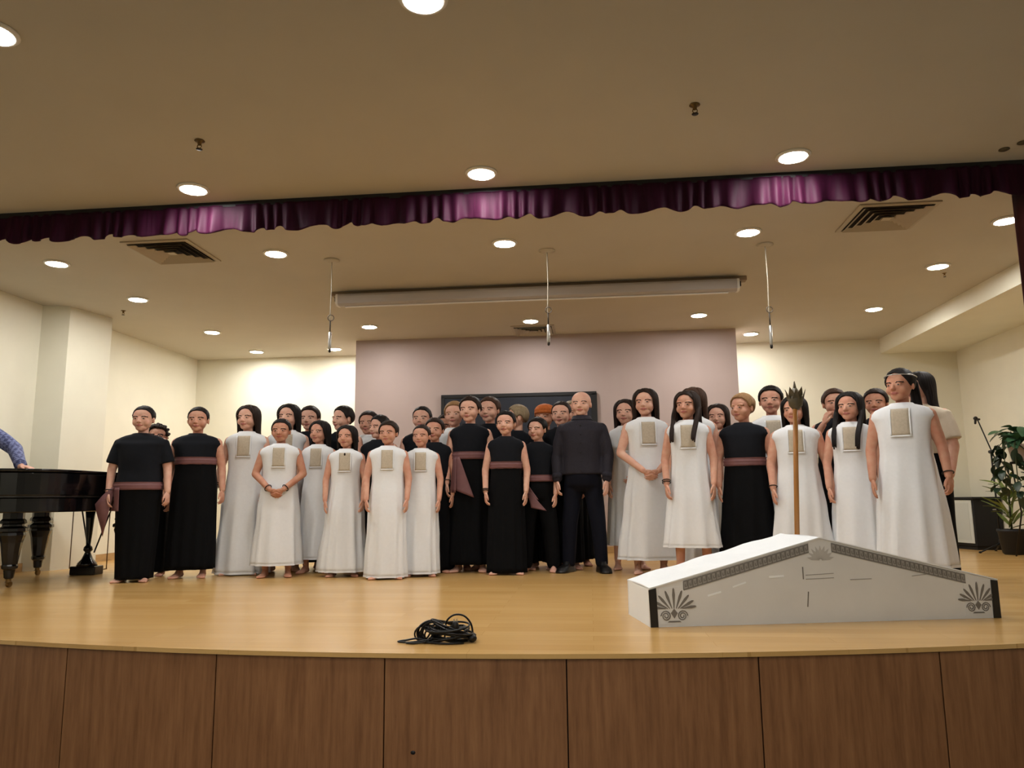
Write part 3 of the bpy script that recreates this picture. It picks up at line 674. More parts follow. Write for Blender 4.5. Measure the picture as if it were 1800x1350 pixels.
# ------------------------------------------------------------------ people
# templates: head (height 1, chin at z 0, faces -Y), hand (length 1, hangs along -Z, thumb at -Y, palm to -X), foot (length 1, toes to -Y)
def head_template(adult=False):
    m = MB()
    m.ell((0, .06, .615), (.355, .42, .375), 24, 16); m.ell((0, -.05, .40), (.30, .335, .36), 22, 14)
    m.ell((0, -.17, .15), (.185, .17, .145), 16, 10); m.ell((0, -.25, .085), (.10, .085, .075), 12, 8)
    for s in (-1, 1):
        m.ell((s * .16, -.20, .34), (.13, .14, .15), 14, 10); m.ell((s * .345, .06, .44), (.035, .085, .125), 12, 8, Matrix.Rotation(s * .25, 3, 'Z'))
        m.ell((s * .135, -.318, .485), (.068, .05, .04), 12, 8); m.ell((s * .15, -.325, .565), (.12, .045, .03), 12, 8)
        m.ell((s * .042, -.40, .345), (.038, .042, .032), 10, 8)
    m.tube([(0, -.355, .53), (0, -.40, .43), (0, -.445, .36)], [.03, .042, .05], 12); m.ell((0, -.435, .355), (.05, .05, .042), 12, 8)
    m.ell((0, -.365, .245), (.09, .035, .024), 14, 8); m.ell((0, -.358, .205), (.08, .038, .026), 14, 8)
    nr = .21 if adult else .175
    m.tube([(0, .07, .35), (0, .07, .0), (0, .09, -.22), (0, .10, -.5)], [nr, nr, nr * 1.05, nr * 1.25], 18)
    V, F = remesh(m, .021, 2); C = V[F].mean(1); mi = np.zeros(len(F), int)
    x = np.abs(C[:, 0]); z = C[:, 2]; fr = C[:, 1] < -.2
    mi[fr & (((x - .135) / .056) ** 2 + ((z - .485) / .022) ** 2 < 1)] = 1
    mi[fr & (((x - .135) / .028) ** 2 + ((z - .485) / .024) ** 2 < 1)] = 2
    mi[fr & (np.abs(x - .15) < .1) & (np.abs(z - (.572 - (x - .15) ** 2 * 3)) < .017)] = 4
    mi[fr & ((C[:, 0] / .11) ** 2 + ((z - .226) / .034) ** 2 < 1)] = 3
    return V, F, mi
def hand_template(curl):
    m = MB(); m.ell((0, 0, -.06), (.105, .13, .12), 12, 8); m.ell((0, .0, -.27), (.085, .20, .24), 14, 10)
    for i, (y, L, fan) in enumerate(((-.145, .40, -.12), (-.05, .46, -.035), (.05, .43, .045), (.14, .34, .13))):
        p0 = Vector((0, y, -.42)); a = curl * .35; p = [p0]; d = 0.0
        for k, fr in enumerate((.42, .32, .26)):
            d += a * (.6 + .5 * k); q = p[-1] + Vector((-math.sin(d), fan, -math.cos(d))).normalized() * (L * fr); p.append(q)
        m.limb(p, [.056, .05, .046, .038], 8)
    m.limb([Vector((-.01, -.11, -.10)), Vector((-.05, -.22, -.25)), Vector((-.08, -.27, -.40)), Vector((-.10, -.275, -.52))], [.075, .062, .052, .042], 8)
    m.tube([(0, 0, .14), (0, 0, -.1)], [.115, .115], 12)
    return remesh(m, .026, 1)
def foot_template():
    m = MB(); m.ell((0, .10, .12), (.135, .17, .12), 12, 8); m.ell((0, -.25, .10), (.155, .34, .10), 14, 9); m.ell((0, -.06, .19), (.12, .26, .16), 12, 8)
    for i, (x, r, y) in enumerate(((-.115, .058, -.70), (-.03, .044, -.71), (.035, .04, -.68), (.09, .038, -.64), (.14, .036, -.59))):
        m.limb([Vector((x * .9, -.45, .075)), Vector((x, y, .05))], [.06, r], 8)
    m.tube([(0, .06, .15), (0, .04, .5)], [.13, .115], 12)
    V, F = remesh(m, .034, 1); V[:, 2] = np.maximum(V[:, 2], 0.004); return V, F
HEAD = head_template(); HEAD_A = head_template(True); HAND = hand_template(1.0); HAND2 = hand_template(.55); FOOT = foot_template()

def sring(w_, d_, z, n=56, e=2.4, fold=0.0, nf=9, ph=0.0, cx=0, cy=0):
    out = []
    for i in range(n):
        a = 2 * math.pi * i / n; c, s = math.cos(a), math.sin(a)
        q = math.cos(nf * a + ph + .5 * math.sin(2 * a + ph)); k = 1 + fold * (.75 * (1 - 2 * abs(q) ** .8) + .4 * math.cos(3 * a - ph * 1.7))
        out.append((cx + k * w_ * math.copysign(abs(c) ** (2 / e), c), cy + k * d_ * math.copysign(abs(s) ** (2 / e), s), z))
    return out
def interp(tab, z):
    for (z0, *a), (z1, *b) in zip(tab[:-1], tab[1:]):
        if z1 <= z <= z0 or z0 <= z <= z1:
            t = (z - z0) / (z1 - z0) if z1 != z0 else 0; t = t * t * (3 - 2 * t) * .5 + t * .5
            return [p + (q - p) * t for p, q in zip(a, b)]
    return list(tab[0][1:]) if abs(z - tab[0][0]) < abs(z - tab[-1][0]) else list(tab[-1][1:])
def garment_table(W, D, hem, flare, top=True):
    k = .5 + .5 * D; t = [(.840, .047, .047), (.833, .055, .051), (.824, .076 * W, .057 * k), (.812, .100 * W, .063 * k), (.795, .115 * W, .068 * k), (.775, .120 * W, .071 * D), (.745, .106 * W, .074 * D), (.70, .098 * W, .077 * D), (.62, .096 * W, .075 * D), (.53, .106 * W, .083 * D)]
    if hem < .5:
        hw, hd = .107 * W + flare, .083 * D + flare * .62
        t += [(.40, .107 * W + flare * .38, .083 * D + flare * .30), (hem, hw, hd)]
    return t
def shell(mb, rings, inner=.006):
    """outer rings top to bottom, then fold the hem inwards"""
    last = rings[-1]; cx = sum(p[0] for p in last) / len(last); cy = sum(p[1] for p in last) / len(last)
    ins = [(p[0] - (p[0] - cx) * .05, p[1] - (p[1] - cy) * .05, p[2] + .001) for p in last]
    up = [(p[0] - (p[0] - cx) * .06, p[1] - (p[1] - cy) * .06, p[2] + .06) for p in last]
    mb.loft(rings + [ins, up], False)
def hair_mesh(style, length, seed, part=0.0):
    """in head units"""
    rr = random.Random(seed); m = MB(); N, T = 44, 12; C = Vector((0, .06, .615)); R = Vector((.385, .455, .425))
    vol = {'cropped': .975, 'short': 1.05}.get(style, 1.01)
    def pm(a):     # a = angle from the front, 0..pi -> polar extent in degrees
        tab = [(0, 54), (35, 58), (58, 78), (72, 112), (84, 98), (100, 100), (120, 128), (180, 140)]
        if style in ('long', 'front', 'pony'): tab = [(0, 50), (30, 58), (52, 88), (70, 112), (90, 120), (180, 135)]
        d = math.degrees(a)
        for (x0, y0), (x1, y1) in zip(tab[:-1], tab[1:]):
            if x0 <= d <= x1: return math.radians(y0 + (y1 - y0) * (d - x0) / (x1 - x0))
        return math.radians(tab[-1][1])
    def P(az, ph, k=1.0): return C + Vector((R.x * k * math.sin(ph) * math.sin(az), -R.y * k * math.sin(ph) * math.cos(az), R.z * k * math.cos(ph)))
    rings = []
    for j in range(T + 1):
        ring = []
        for i in range(N):
            az = 2 * math.pi * i / N; a = abs((az + math.pi) % (2 * math.pi) - math.pi); ph = max(.03, pm(a) * j / T)
            k = vol * (1.0 + .022 * math.sin(az * 11 + j * .8 + seed) + .015 * rr.uniform(-1, 1)) - (.03 if j == T else 0)
            ring.append(P(az, ph, k))
        rings.append(ring)
    inn = [P(2 * math.pi * i / N, pm(abs((2 * math.pi * i / N + math.pi) % (2 * math.pi) - math.pi)) * .98, .86) for i in range(N)]
    m.loft(rings + [inn], False); m.add(rings[0], [tuple(range(N - 1, -1, -1))])
    if style in ('long', 'front'):
        for s in (-1, 1):
            for k in range(12):
                a = math.radians(62 + k * 10.5); az = s * a
                L = -length * (1 + rr.uniform(-.08, .06)); front = style == 'front' and k < 4
                p = [P(az, math.radians(28), 1.0), P(az, math.radians(62), 1.02), P(az, math.radians(95), 1.03)]
                e = p[-1]; out = Vector((math.sin(az), -math.cos(az), 0))
                if front:
                    p += [Vector((s * (.37 + .02 * k), -.08 - .02 * k, .18)), Vector((s * (.36 + .02 * k), -.30, -.15)), Vector((s * (.33 + .03 * k), -.55, -.55)), Vector((s * (.31 + .03 * k), -.62, L))]
                else:
                    bk = max(.0, -out.y * -1) if False else 0
                    yb = e.y if e.y > .1 else e.y + .06
                    tgt = .40 if out.y > 0 else .18
                    p += [Vector((e.x * 1.0, max(yb, .06), .15)), Vector((e.x * 1.02, max(e.y, .10) + .03, -.18)), Vector((e.x * 1.05 + s * .03, max(e.y + .12, .34 + tgt * .55) , -.52)), Vector((e.x * 1.0 + s * .02, max(e.y + .14, .38 + tgt * .6), L))]
                    q = [i for i in p if i.z > L - .05 or i is p[-1]]; p = q if len(q) > 4 else p
                # resample
                pts = []
                for i in range(len(p) - 1):
                    p0, p1, p2, p3 = [p[max(0, min(len(p) - 1, i + q_))] for q_ in (-1, 0, 1, 2)]
                    for t in (0, .33, .67): pts.append(.5 * (2 * p1 + (p2 - p0) * t + (2 * p0 - 5 * p1 + 4 * p2 - p3) * t * t + (3 * p1 - p0 - 3 * p2 + p3) * t ** 3))
                pts.append(p[-1]); n = len(pts)
                m.tube(pts, [.085 * (1 - .65 * max(0, (i / n - .55) / .45)) * (.55 if i == 0 else 1) for i in range(n)], 8, True, .6, up=(out.x, out.y, .2))
    if style in ('pony', 'bun'):
        if style == 'bun': m.ell((0, .56, .66), (.15, .13, .15), 14, 10)
        else:
            p = [(0, .46, .78), (.02, .60, .80), (.05, .70, .60), (.08, .72, .2), (.11, .72, -.2), (.13, .70, -length)]
            for k in range(5):
                dx = (k - 2) * .05; m.tube([(x + dx * i / 5, y + .03 * math.sin(k * 2 + i), z) for i, (x, y, z) in enumerate(p)], [.07, .09, .10, .09, .07, .02], 8)
    if style == 'curly':
        for k in range(70):
            az = rr.uniform(0, 6.28); a = abs((az + math.pi) % (2 * math.pi) - math.pi); q = P(az, pm(a) * math.sqrt(rr.uniform(.02, .95)), 1.02); m.ell(q, (.075, .075, .07), 8, 6)
    return m
SKEL = {}
def person(label, px, ytop, Y, dress='white', hem=.05, flare=.03, W=1.0, D=1.0, heading=0, head=(-14, 0), arms=('down', 'down'), hair=('short', .5, 'dark'),
           tone=0, adult=False, sash=0.0, tail=None, yoke=True, bracelet=(), loc=None, H=None, stance=.05, seed=None, extra=None, feet=True, toes=8, group='children of the choir on the stage', sleeve=None, lean=0.0):
    if loc is None:
        q = at_y(px, ytop, Y); X = q.x; H = q.z
    else: X, Y = loc
    seed = seed or int(px * 7 + Y * 10); rr = random.Random(seed)
    if loc is None: heading += .65 * math.degrees(math.atan2(-X, Y))
    R = empty('person', (X, Y, 0), math.radians(heading)); tag(R, label, 'person', group)
    hh = (.142 if adult else .150) * H
    trousers = dress in ('man', 'trousers', 'pianist', 'woman')
    tabW = W * (1.12 if dress in ('man', 'pianist') else 1.0)
    T = garment_table(tabW, D, .5 if dress in ('man', 'pianist', 'woman') else (.45 if dress == 'trousers' else hem), flare)
    wd = lambda z: interp(T, z)
    def push(p, r):      # keep arms outside the cloth
        x, y, z = p
        w_, d_ = wd(max(z, T[-1][0])); w_ += r; d_ += r
        k = (abs(x / w_) ** 2.4 + abs(y / d_) ** 2.4) ** (1 / 2.4)
        return (x / k, y / k, z) if k < 1 and k > 0 else p
    sh = .096 * tabW; m = MB(); parts = []
    # torso
    m.loft([sring(a * H * W, b * H * D, z * H, 24, 2.2) for z, a, b in ((.46, .070, .055), (.50, .092, .066), (.54, .094, .070), (.62, .080, .060), (.70, .084, .064), (.76, .090, .058), (.795, .080, .046), (.815, .054, .040), (.838, .040, .038))])
    legs = []
    for s in (-1, 1):
        hip = (s * .048 * H * W, 0, .50 * H); kn = (s * (.050 + stance * .3) * H, -.006 * H, .275 * H); an = (s * (.045 + stance * .5) * H, .012 * H, .05 * H); legs.append((hip, kn, an))
        m.limb([hip, kn, an], [.050 * H * W, .033 * H * (W * .5 + .5), .021 * H])
    hands = []
    for s, mode in zip((-1, 1), arms):
        ra = (.0285, .0235, .0175); ra = [q * H * (.55 + .45 * W) * (1.08 if adult else 1) for q in ra]
        S = (s * sh, -.002, .782)
        if mode == 'down':
            E = push((s * (.130 + .11 * (tabW - 1)), -.012, .632), .021); Wr = push((s * (.124 + .10 * (tabW - 1)), -.062, .498), .019); dirv = Vector((s * -.02, -.18, -1)); th = Vector((-s * .3, -1, 0))
        elif mode == 'held':     # a little away from the body
            E = push((s * .145, .01, .64), .02); Wr = push((s * .165, -.04, .505), .018); dirv = Vector((s * .1, -.15, -1)); th = Vector((-s * .3, -1, 0))
        elif mode == 'clasp':
            d0 = wd(.52)[1]; E = push((s * (.148 + .02 * (tabW - 1)), -.01, .645), .02); Wr = (s * .042, -d0 - .026, .545); dirv = Vector((-s * .75, -.05, -.62)); th = Vector((0, -.5, .8))
        else: E, Wr, dirv, th = mode
        m.limb([tuple(c * H for c in S), tuple(c * H for c in E), tuple(c * H for c in Wr)], [ra[0] * 1.08, ra[1], ra[2]])
        hands.append((s, mode, S, E, Wr, dirv.normalized(), th, ra))
    V, F = remesh(m, .012 * H / 1.6, 3); parts.append((V, F, 0))
    # head
    hv, hf, hm = HEAD_A if adult else HEAD
    HM = Matrix.Translation((0, -.004 * H, H - hh - .002)) @ Matrix.Rotation(math.radians(head[0]), 4, 'Z') @ Matrix.Rotation(math.radians(head[1]), 4, 'X') @ Matrix.Diagonal((hh * 1.10, hh, hh, 1))
    A = np.array(HM); parts.append((hv @ A[:3, :3].T + A[:3, 3], hf, hm))
    # hands
    hl = .100 * H
    for s, mode, S, E, Wr, dv, th, ra in hands:
        tv, tf = HAND2 if (mode == 'down' and rr.random() < .5) else HAND
        z_ = -dv; y_ = -(th - z_ * th.dot(z_)).normalized(); x_ = y_.cross(z_)
        B = np.array([[*x_], [*y_], [*z_]]).T; tv = tv.copy(); f2 = tf
        # palm (-X in template) should face the body: flip when needed
        want = Vector((-s, 0, 0)) if mode != 'clasp' else Vector((-s * .5, .9, 0))
        if (-x_).dot(want) < 0: tv[:, 0] *= -1; f2 = tf[:, ::-1]
        tv = tv * hl @ B.T + (np.array(Wr) * H + np.array([*dv]) * hl * .03); parts.append((tv, f2, 0))
    shoes = dress in ('man', 'pianist', 'woman')
    if feet and not shoes:
        for s, (hip, kn, an) in zip((-1, 1), legs):
            fv, ff = FOOT; fv = fv.copy(); f2 = ff
            if s > 0: pass
            else: fv[:, 0] *= -1; f2 = ff[:, ::-1]
            fv[:, 0] *= -1; f2 = f2[:, ::-1]
            a = math.radians(s * toes); ca, sa = math.cos(a), math.sin(a); L = .145 * H
            B = np.array([[ca, -sa, 0], [sa, ca, 0], [0, 0, 1]]); parts.append((fv * L @ B.T + np.array([an[0], an[1], 0]), f2, 0))
    body = np_obj('body', parts, [skin(tone), M_eye, M_iris, M_lip, HAIR[hair[2]] if hair else M_iris], R)
    # hair
    if hair:
        h = hair_mesh(hair[0], hair[1], seed); h.v = [tuple(HM @ Vector(p)) for p in h.v]; h.build('hair', HAIR[hair[2]], R, True)
    # clothes
    top_m = {'white': M_wcloth, 'ivory': M_icloth, 'black': M_btop, 'tee': M_btop, 'trousers': M_btop, 'man': M_shirt, 'pianist': M_check, 'woman': M_beige}[dress]
    bot_m = {'man': M_navy, 'pianist': M_navy, 'woman': M_bcloth, 'trousers': M_bcloth}.get(dress)
    ph = rr.uniform(0, 6); nf = rr.choice((4, 5, 5, 6))
    def rings(z0, z1, n, off=0.0, tab=T):
        out = []
        for i in range(n + 1):
            z = z0 + (z1 - z0) * i / n; w_, d_ = interp(tab, z); a = max(0.0, min(1, (.68 - z) / .5))
            out.append(sring((w_ + off) * H, (d_ + off) * H, z * H, fold=.006 + a * (.085 + flare * .9), nf=nf, ph=ph + a * .8))
        return out
    def surf(x, z, off=.003):     # front of the cloth in local units (fractions of H)
        w_, d_ = wd(z); k = min(.999, abs(x / w_)); a = max(0.0, min(1, (.68 - z) / .5)); f = .006 + a * (.085 + flare * .9)
        return -(d_ * (1 + f)) * (1 - k ** 2.4) ** (1 / 2.4) - off
    def patch(name, quad, m_, parent, off=.003, nx=6, nz=10, th=.0035):
        """sheet lying on the cloth; quad(u, v) -> x, z"""
        Vv = []; Ff = []
        for k in (0, 1):
            for j in range(nz + 1):
                for i in range(nx + 1):
                    x, z = quad(i / nx, j / nz); Vv.append((x * H, (surf(x, z, off + (th if k else 0))) * H, z * H))
        N = (nx + 1) * (nz + 1)
        for j in range(nz):
            for i in range(nx):
                a = j * (nx + 1) + i; Ff.append((a, a + 1, a + nx + 2, a + nx + 1)); Ff.append((N + a, N + a + nx + 1, N + a + nx + 2, N + a + 1))
        for i in range(nx):
            for j in (0, nz): a = j * (nx + 1) + i; Ff.append((a, a + 1, N + a + 1, N + a))
        for j in range(nz):
            for i in (0, nx): a = j * (nx + 1) + i; Ff.append((a, a + nx + 1, N + a + nx + 1, N + a))
        return MB().add(Vv, Ff).build(name, m_, parent, True)
    def shirt(z1, name):
        q = MB(); rg = [[p for p in r_] for r_ in rt] + rings(.755, z1, 10)
        q.loft(rg)
        for s, mode, S, E, Wr, dv, th, ra in hands:
            S_, E_, W_ = [Vector(c) * H for c in (S, E, Wr)]
            if sleeve == 'short': q.tube([S_ + Vector((-s * .02 * H, 0, .006 * H)), S_, S_.lerp(E_, .3), S_.lerp(E_, .80)], [ra[0] * 1.05, ra[0] * 1.22, ra[0] * 1.36, ra[0] * 1.46], 18)
            else: q.limb([S_, S_.lerp(E_, .5), E_, E_.lerp(W_, .93)], [ra[0] * 1.2, ra[0] * 1.28, ra[1] * 1.36, ra[2] * 1.38], 16)
        v_, f_ = remesh(q, .0105, 3)
        return np_obj(name, [(v_, f_, 0)], [top_m], R)
    top_rows = [T[0][0], .837, .833, .829, .824, .818, .812, .804, .795, .785, .775, .765]
    rt = []
    for z in top_rows:
        w_, d_ = wd(z); rt.append(sring(w_ * H, d_ * H, z * H, fold=.008 * min(1, (.84 - z) / .03), nf=nf, ph=ph))
    bottom = T[-1][0]
    if dress in ('white', 'ivory'):
        mb = MB(); shell(mb, rt + rings(.755, bottom, 26)); g = mb.build('dress', top_m, R, True)
        if yoke:
            patch('yoke_panel', lambda u, v: (-.037 + .074 * u, .810 - .122 * v), M_yoke, g, .002)
            patch('yoke_border', lambda u, v: (-.044 + .088 * u, .689 - .008 * v), M_wcloth, g, .003, nz=2)
            for s in (-1, 1): patch('yoke_border', lambda u, v: (s * (.037 + .007 * u), .810 - .122 * v), M_wcloth, g, .003, nx=2)
        mb = MB(); rg = rings(bottom + .012, bottom, 2, .0015); mb.loft(rg, False); mb.build('hem_band', top_m, g, True)
    elif dress in ('black', 'tee'):
        wz = sash or .62
        mb = MB(); shell(mb, rt + rings(.755, wz - .02, 10)); g = mb.build('top', M_btop, R, True) if dress == 'black' else shirt(wz - .005, 'tee_shirt')
        mb = MB(); shell(mb, rings(wz + .012, bottom, 22, .001 if dress == 'black' else -.002)); mb.build('skirt', M_bcloth, R, True)
    elif False: pass
    else:
        b0 = .455 if dress != 'trousers' else .45
        zt = .50 if dress in ('man', 'pianist') else .6
        mb = MB(); shell(mb, rt + rings(.755, max(zt, bottom), 12)); g = mb.build('top', top_m, R, True) if dress == 'trousers' else shirt(max(zt, bottom), 'shirt' if dress != 'woman' else 'blouse')
        q = MB(); q.loft([sring(a * H * W, b * H * D, z * H, 24, 2.3) for z, a, b in ((.44, .06, .05), (.47, .098, .072), (.52, .103, .080), (.60, .096, .074), (.625, .094, .072))])
        for s, (hip, kn, an) in zip((-1, 1), legs):
            lw = 1.0 if dress != 'trousers' else 1.25
            q.limb([hip, kn, (an[0], an[1], .035 * H + .03)], [.059 * H * W, .044 * H * lw, .036 * H * lw])
        tv, tf = remesh(q, .013, 3); z0 = .022 * H; tv[:, 2] = np.maximum(tv[:, 2], z0)
        np_obj('trousers', [(tv, tf, 0)], [bot_m], R)
    if sash:
        rg = []
        for i in range(7):
            z = sash + .022 - .044 * i / 6; w_, d_ = wd(max(z, bottom)); b = .004 + .004 * math.sin(math.pi * i / 6) + .0035 * math.cos(i * 2.6)
            rg.append(sring((w_ + b) * H, (d_ + b) * H, (z) * H, fold=.015, nf=5, ph=ph))
        mb = MB(); mb.loft(rg, False); sa = mb.build('sash', M_sash, R, True)
        if tail == 'front':
            patch('sash_tail', lambda u, v: (-.075 + .02 * v + (u - .1) * (.03 + .075 * v), sash - .01 - (.19 + .04 * u) * v), M_sash, sa, .010, 8, 12)
            patch('sash_tail', lambda u, v: (-.078 + (u - .5) * (.022 + .02 * v) - .01 * v, sash - .01 - .20 * v), M_sash, sa, .015, 4, 10)
        if tail == 'hip':
            patch('sash_tail', lambda u, v: (-.088 + .03 * v + (u - .3) * (.02 + .09 * v), sash - .01 - (.11 + .02 * u) * v), M_sash, sa, .010, 8, 10)
            patch('sash_tail', lambda u, v: (-.05 + .05 * v + (u - .3) * (.02 + .08 * v), sash - .09 - (.10 + .02 * u) * v), M_sash, sa, .014, 8, 10)
        if tail == 'fly':
            mb = MB(); P = [(-.115, -.06, sash), (-.14, -.075, sash - .02), (-.17, -.08, sash - .055), (-.205, -.075, sash - .10)]
            for (dx, ln) in ((0, 1.0),):
                Vv = []; Ff = []
                for k in (0, 1):
                    for i, (x, y, z) in enumerate(P):
                        for j in range(5):
                            u = j / 4; Vv.append(((x + u * .05 * i / 3 + .0) * H, (y - .006 * math.sin(u * 6) + (.004 if k else 0)) * H, (z - u * (.03 + .05 * i)) * H))
                for i in range(3):
                    for j in range(4):
                        a = i * 5 + j; Ff.append((a, a + 1, a + 6, a + 5)); Ff.append((20 + a, 20 + a + 5, 20 + a + 6, 20 + a + 1))
                for i in range(3):
                    for j in (0, 4): a = i * 5 + j; Ff.append((a, a + 5, 25 + a, 20 + a))
                for j in range(4):
                    for i in (0, 3): a = i * 5 + j; Ff.append((a, a + 1, 21 + a, 20 + a))
                mb.add(Vv, Ff)
            mb.build('sash_tail', M_sash, sa, True)
            patch('sash_tail', lambda u, v: (-.10 - .04 * v * (1 - u) + .03 * u, sash - .01 - .13 * v), M_sash, sa, .012, 6, 8)
    # cuffs
    if sleeve == 'long':
        for s, mode, S, E, Wr, dv, th, ra in hands:
            S_, E_, W_ = [Vector(c) * H for c in (S, E, Wr)]
            c2 = E_.lerp(W_, .93)
            if sleeve == 'long': d_ = (W_ - E_).normalized(); mb = MB(); mb.tube([c2 - d_ * .05, c2 + d_ * .004], [ra[2] * 1.46, ra[2] * 1.46], 18); mb.build('cuff', top_m, g, True)
    if dress in ('man', 'pianist'):
        mb = MB(); mb.loft([sring(a * H, b * H, z * H, 28, 2.1, cy=.004 * H) for z, a, b in ((.830, .056, .052), (.856, .046, .045), (.860, .049, .048), (.836, .062, .058))], False); mb.build('collar', top_m, g, True)
        for k in range(6): MB().ell((0, surf(0, .80 - .05 * k, .004) * H, (.80 - .05 * k) * H), (.007, .004, .007), 8, 6).build('button', M_blackmatt, g, True)
    if shoes:
        for s, (hip, kn, an) in zip((-1, 1), legs):
            a = math.radians(s * toes * 1.4); mb = MB(); L = .158 * H
            outl = [(-.16, .22), (-.19, 0), (-.17, -.25), (-.21, -.5), (-.17, -.70), (-.06, -.78), (.06, -.78), (.17, -.70), (.21, -.5), (.17, -.25), (.19, 0), (.16, .22), (.06, .28), (-.06, .28)]
            rg = []
            for zz, k, yo in ((0, 1.0, 0), (.08, 1.02, 0), (.10, .97, 0), (.20, .93, .01), (.28, .74, .06), (.36, .58, .10), (.46, .52, .10)):
                ring = []
                for x, y in outl:
                    x2, y2 = x * k, (y * k if y > 0 else y * (k if zz < .25 else k * .78)) + yo * .4
                    ring.append((an[0] + L * (x2 * math.cos(a) - y2 * math.sin(a)), an[1] + L * (x2 * math.sin(a) + y2 * math.cos(a)), zz * L * .8))
                rg.append(ring)
            mb.loft(rg); mb.build('shoe', M_shoe, R, True)
    for s in bracelet:
        s, f_ = (s, .9) if not isinstance(s, tuple) else s
        hd_ = hands[0 if s < 0 else 1]; E_, W_ = Vector(hd_[3]) * H, Vector(hd_[4]) * H; d_ = (W_ - E_).normalized(); q = d_.to_track_quat('Z', 'Y').to_matrix()
        MB().torus(E_.lerp(W_, f_), hd_[7][2] * 1.22, .0045, 20, 6, q).build('bracelet', M_dark_metal, R, True)
    if extra: extra(R, H, HM, wd, surf, patch, MB)
    return R
def pendant(R, H, HM, wd, surf, patch, MB_):
    MB_().ell((0, surf(0, .80, .008) * H, .80 * H), (.009, .006, .014), 10, 8).build('pendant', M_dark_metal, R, True)
def headband(R, H, HM, wd, surf, patch, MB_):
    m = MB_(); pts = [HM @ Vector((.40 * math.sin(a), .06 - .46 * math.cos(a) + .02, .80 - .10 * (1 - math.cos(a)) * .5)) for a in np.linspace(0, 2 * math.pi, 33)]
    m.tube(pts, .0045, 6); m.build('headband', M_steel, R, True)
def glasses(R, H, HM, wd, surf, patch, MB_):
    m = MB_()
    for s in (-1, 1):
        m.tube([HM @ Vector((s * .15 + .09 * math.cos(a), -.40, .485 + .065 * math.sin(a))) for a in np.linspace(0, 2 * math.pi, 17)], .0025, 6)
        m.tube([HM @ Vector((s * .24, -.40, .50)), HM @ Vector((s * .37, -.1, .50)), HM @ Vector((s * .375, .05, .47))], .0025, 6)
    m.tube([HM @ Vector((-.06, -.41, .50)), HM @ Vector((.06, -.41, .50))], .0025, 6); m.build('glasses', M_blackmatt, R, True)
def white_collar(R, H, HM, wd, surf, patch, MB_):
    m = MB_(); m.loft([sring(a * H, b * H, z * H, 28, 2.1) for z, a, b in ((.832, .062, .056), (.846, .050, .048), (.844, .046, .045), (.83, .052, .05))], False); m.build('collar', M_wcloth, R, True)
def orange_lit_hair(R, H, HM, wd, surf, patch, MB_):
    m = MB_()
    for k in range(4): m.torus((0, 0, 0), .1, .1, 4, 4) if False else None
    rings = [[HM @ Vector((.41 * kx * math.sin(a), .06 - .48 * kx * math.cos(a), z)) for a in np.linspace(0, 2 * math.pi, 28, endpoint=False)] for z, kx in ((.62, .95), (.66, 1.0), (.72, 1.0), (.74, .96), (.78, 1.0), (.84, .96), (.86, .90), (.92, .84), (.99, .66), (1.04, .4), (1.06, .1))]
    m.loft(rings, True); m.build('lit_hair_shell', mat('brown_hair_lit_orange', srgb(196, 104, 44), .9, noise=.3, scale=40), R, True)  # added shell, not a hat: orange light on brown hair put into colour

person('boy in black T-shirt and long skirt with flying mauve sash beside the piano', 254, 714, 6.84, 'tee', .018, -.03, 1.18, 1.35, -6, (-6, 0), ('down', 'held'), ('cropped', 0, 'black'), 0, sash=.535, tail='fly', sleeve='short', bracelet=((-1, .92),), stance=.03)
person('child with dark curly hair half hidden behind the boy in the black T-shirt', 279, 747, 7.36, 'black', .03, .01, 1, 1, -10, (10, 0), hair=('curly', 0, 'dark'), tone=1, extra=glasses)
person('boy in a sleeveless black robe with a mauve sash, second from the left', 350, 716, 7.20, 'black', .05, .002, 1.18, 1.2, -4, (0, 0), ('held', 'held'), ('cropped', 0, 'black'), 1, sash=.675, stance=.04)
person('girl in a floor-length white dress with straight brown hair, leftmost in white', 437, 713, 7.52, 'white', .008, .045, 1.05, 1, -6, (-16, 0), ('held', 'down'), ('long', .55, 'dark'), 0, bracelet=((-1, .8), (-1, .88), (-1, .94)))
person('girl in white with hands clasped low and black trouser cuffs, dark tied hair', 495, 737, 7.26, 'white', .075, .035, 1.08, 1.05, 0, (-6, 0), ('clasp', 'clasp'), ('bun', 0, 'black'), 2, bracelet=(-1, 1))
person('girl in white with dark side hair standing behind the girl with clasped hands', 508, 711, 7.84, 'white', .06, .02, 1, 1, 0, (-18, 0), hair=('long', .45, 'black'), tone=0)
person('boy with short dark hair and a black top, in the back row left', 545, 715, 8.2, 'black', .04, .01, 1, 1, 0, (-12, 0), hair=('short', 0, 'dark'), tone=0)
person('girl in white squeezed between the clasped-hands girl and the boy in black', 562, 740, 7.66, 'white', .09, .012, .95, 1, -8, (-20, 0), ('held', 'down'), ('long', .35, 'black'), 1)
person('boy in black turned left behind the girl with front-falling hair', 603, 715, 8.0, 'black', .05, .025, 1.1, 1.1, -22, (-28, 0), ('held', 'down'), ('short', 0, 'black'), 0)
person('girl in an A-line white dress with a pendant and dark hair falling forward', 610, 748, 7.32, 'white', .032, .055, 1.0, 1, -2, (-16, 0), hair=('long', .35, 'black'), tone=1, extra=pendant)
person('dark-haired child with a white collar, third row beside the mauve wall edge', 648, 724, 8.32, 'white', .05, .02, 1, 1, 0, (-14, 0), hair=('short', 0, 'dark'), tone=1, yoke=False, extra=white_collar)
person('child in a black top looking left over the white dresses', 667, 731, 7.88, 'black', .04, .015, 1.05, 1, -18, (-32, 0), hair=('short', 0, 'black'), tone=0)
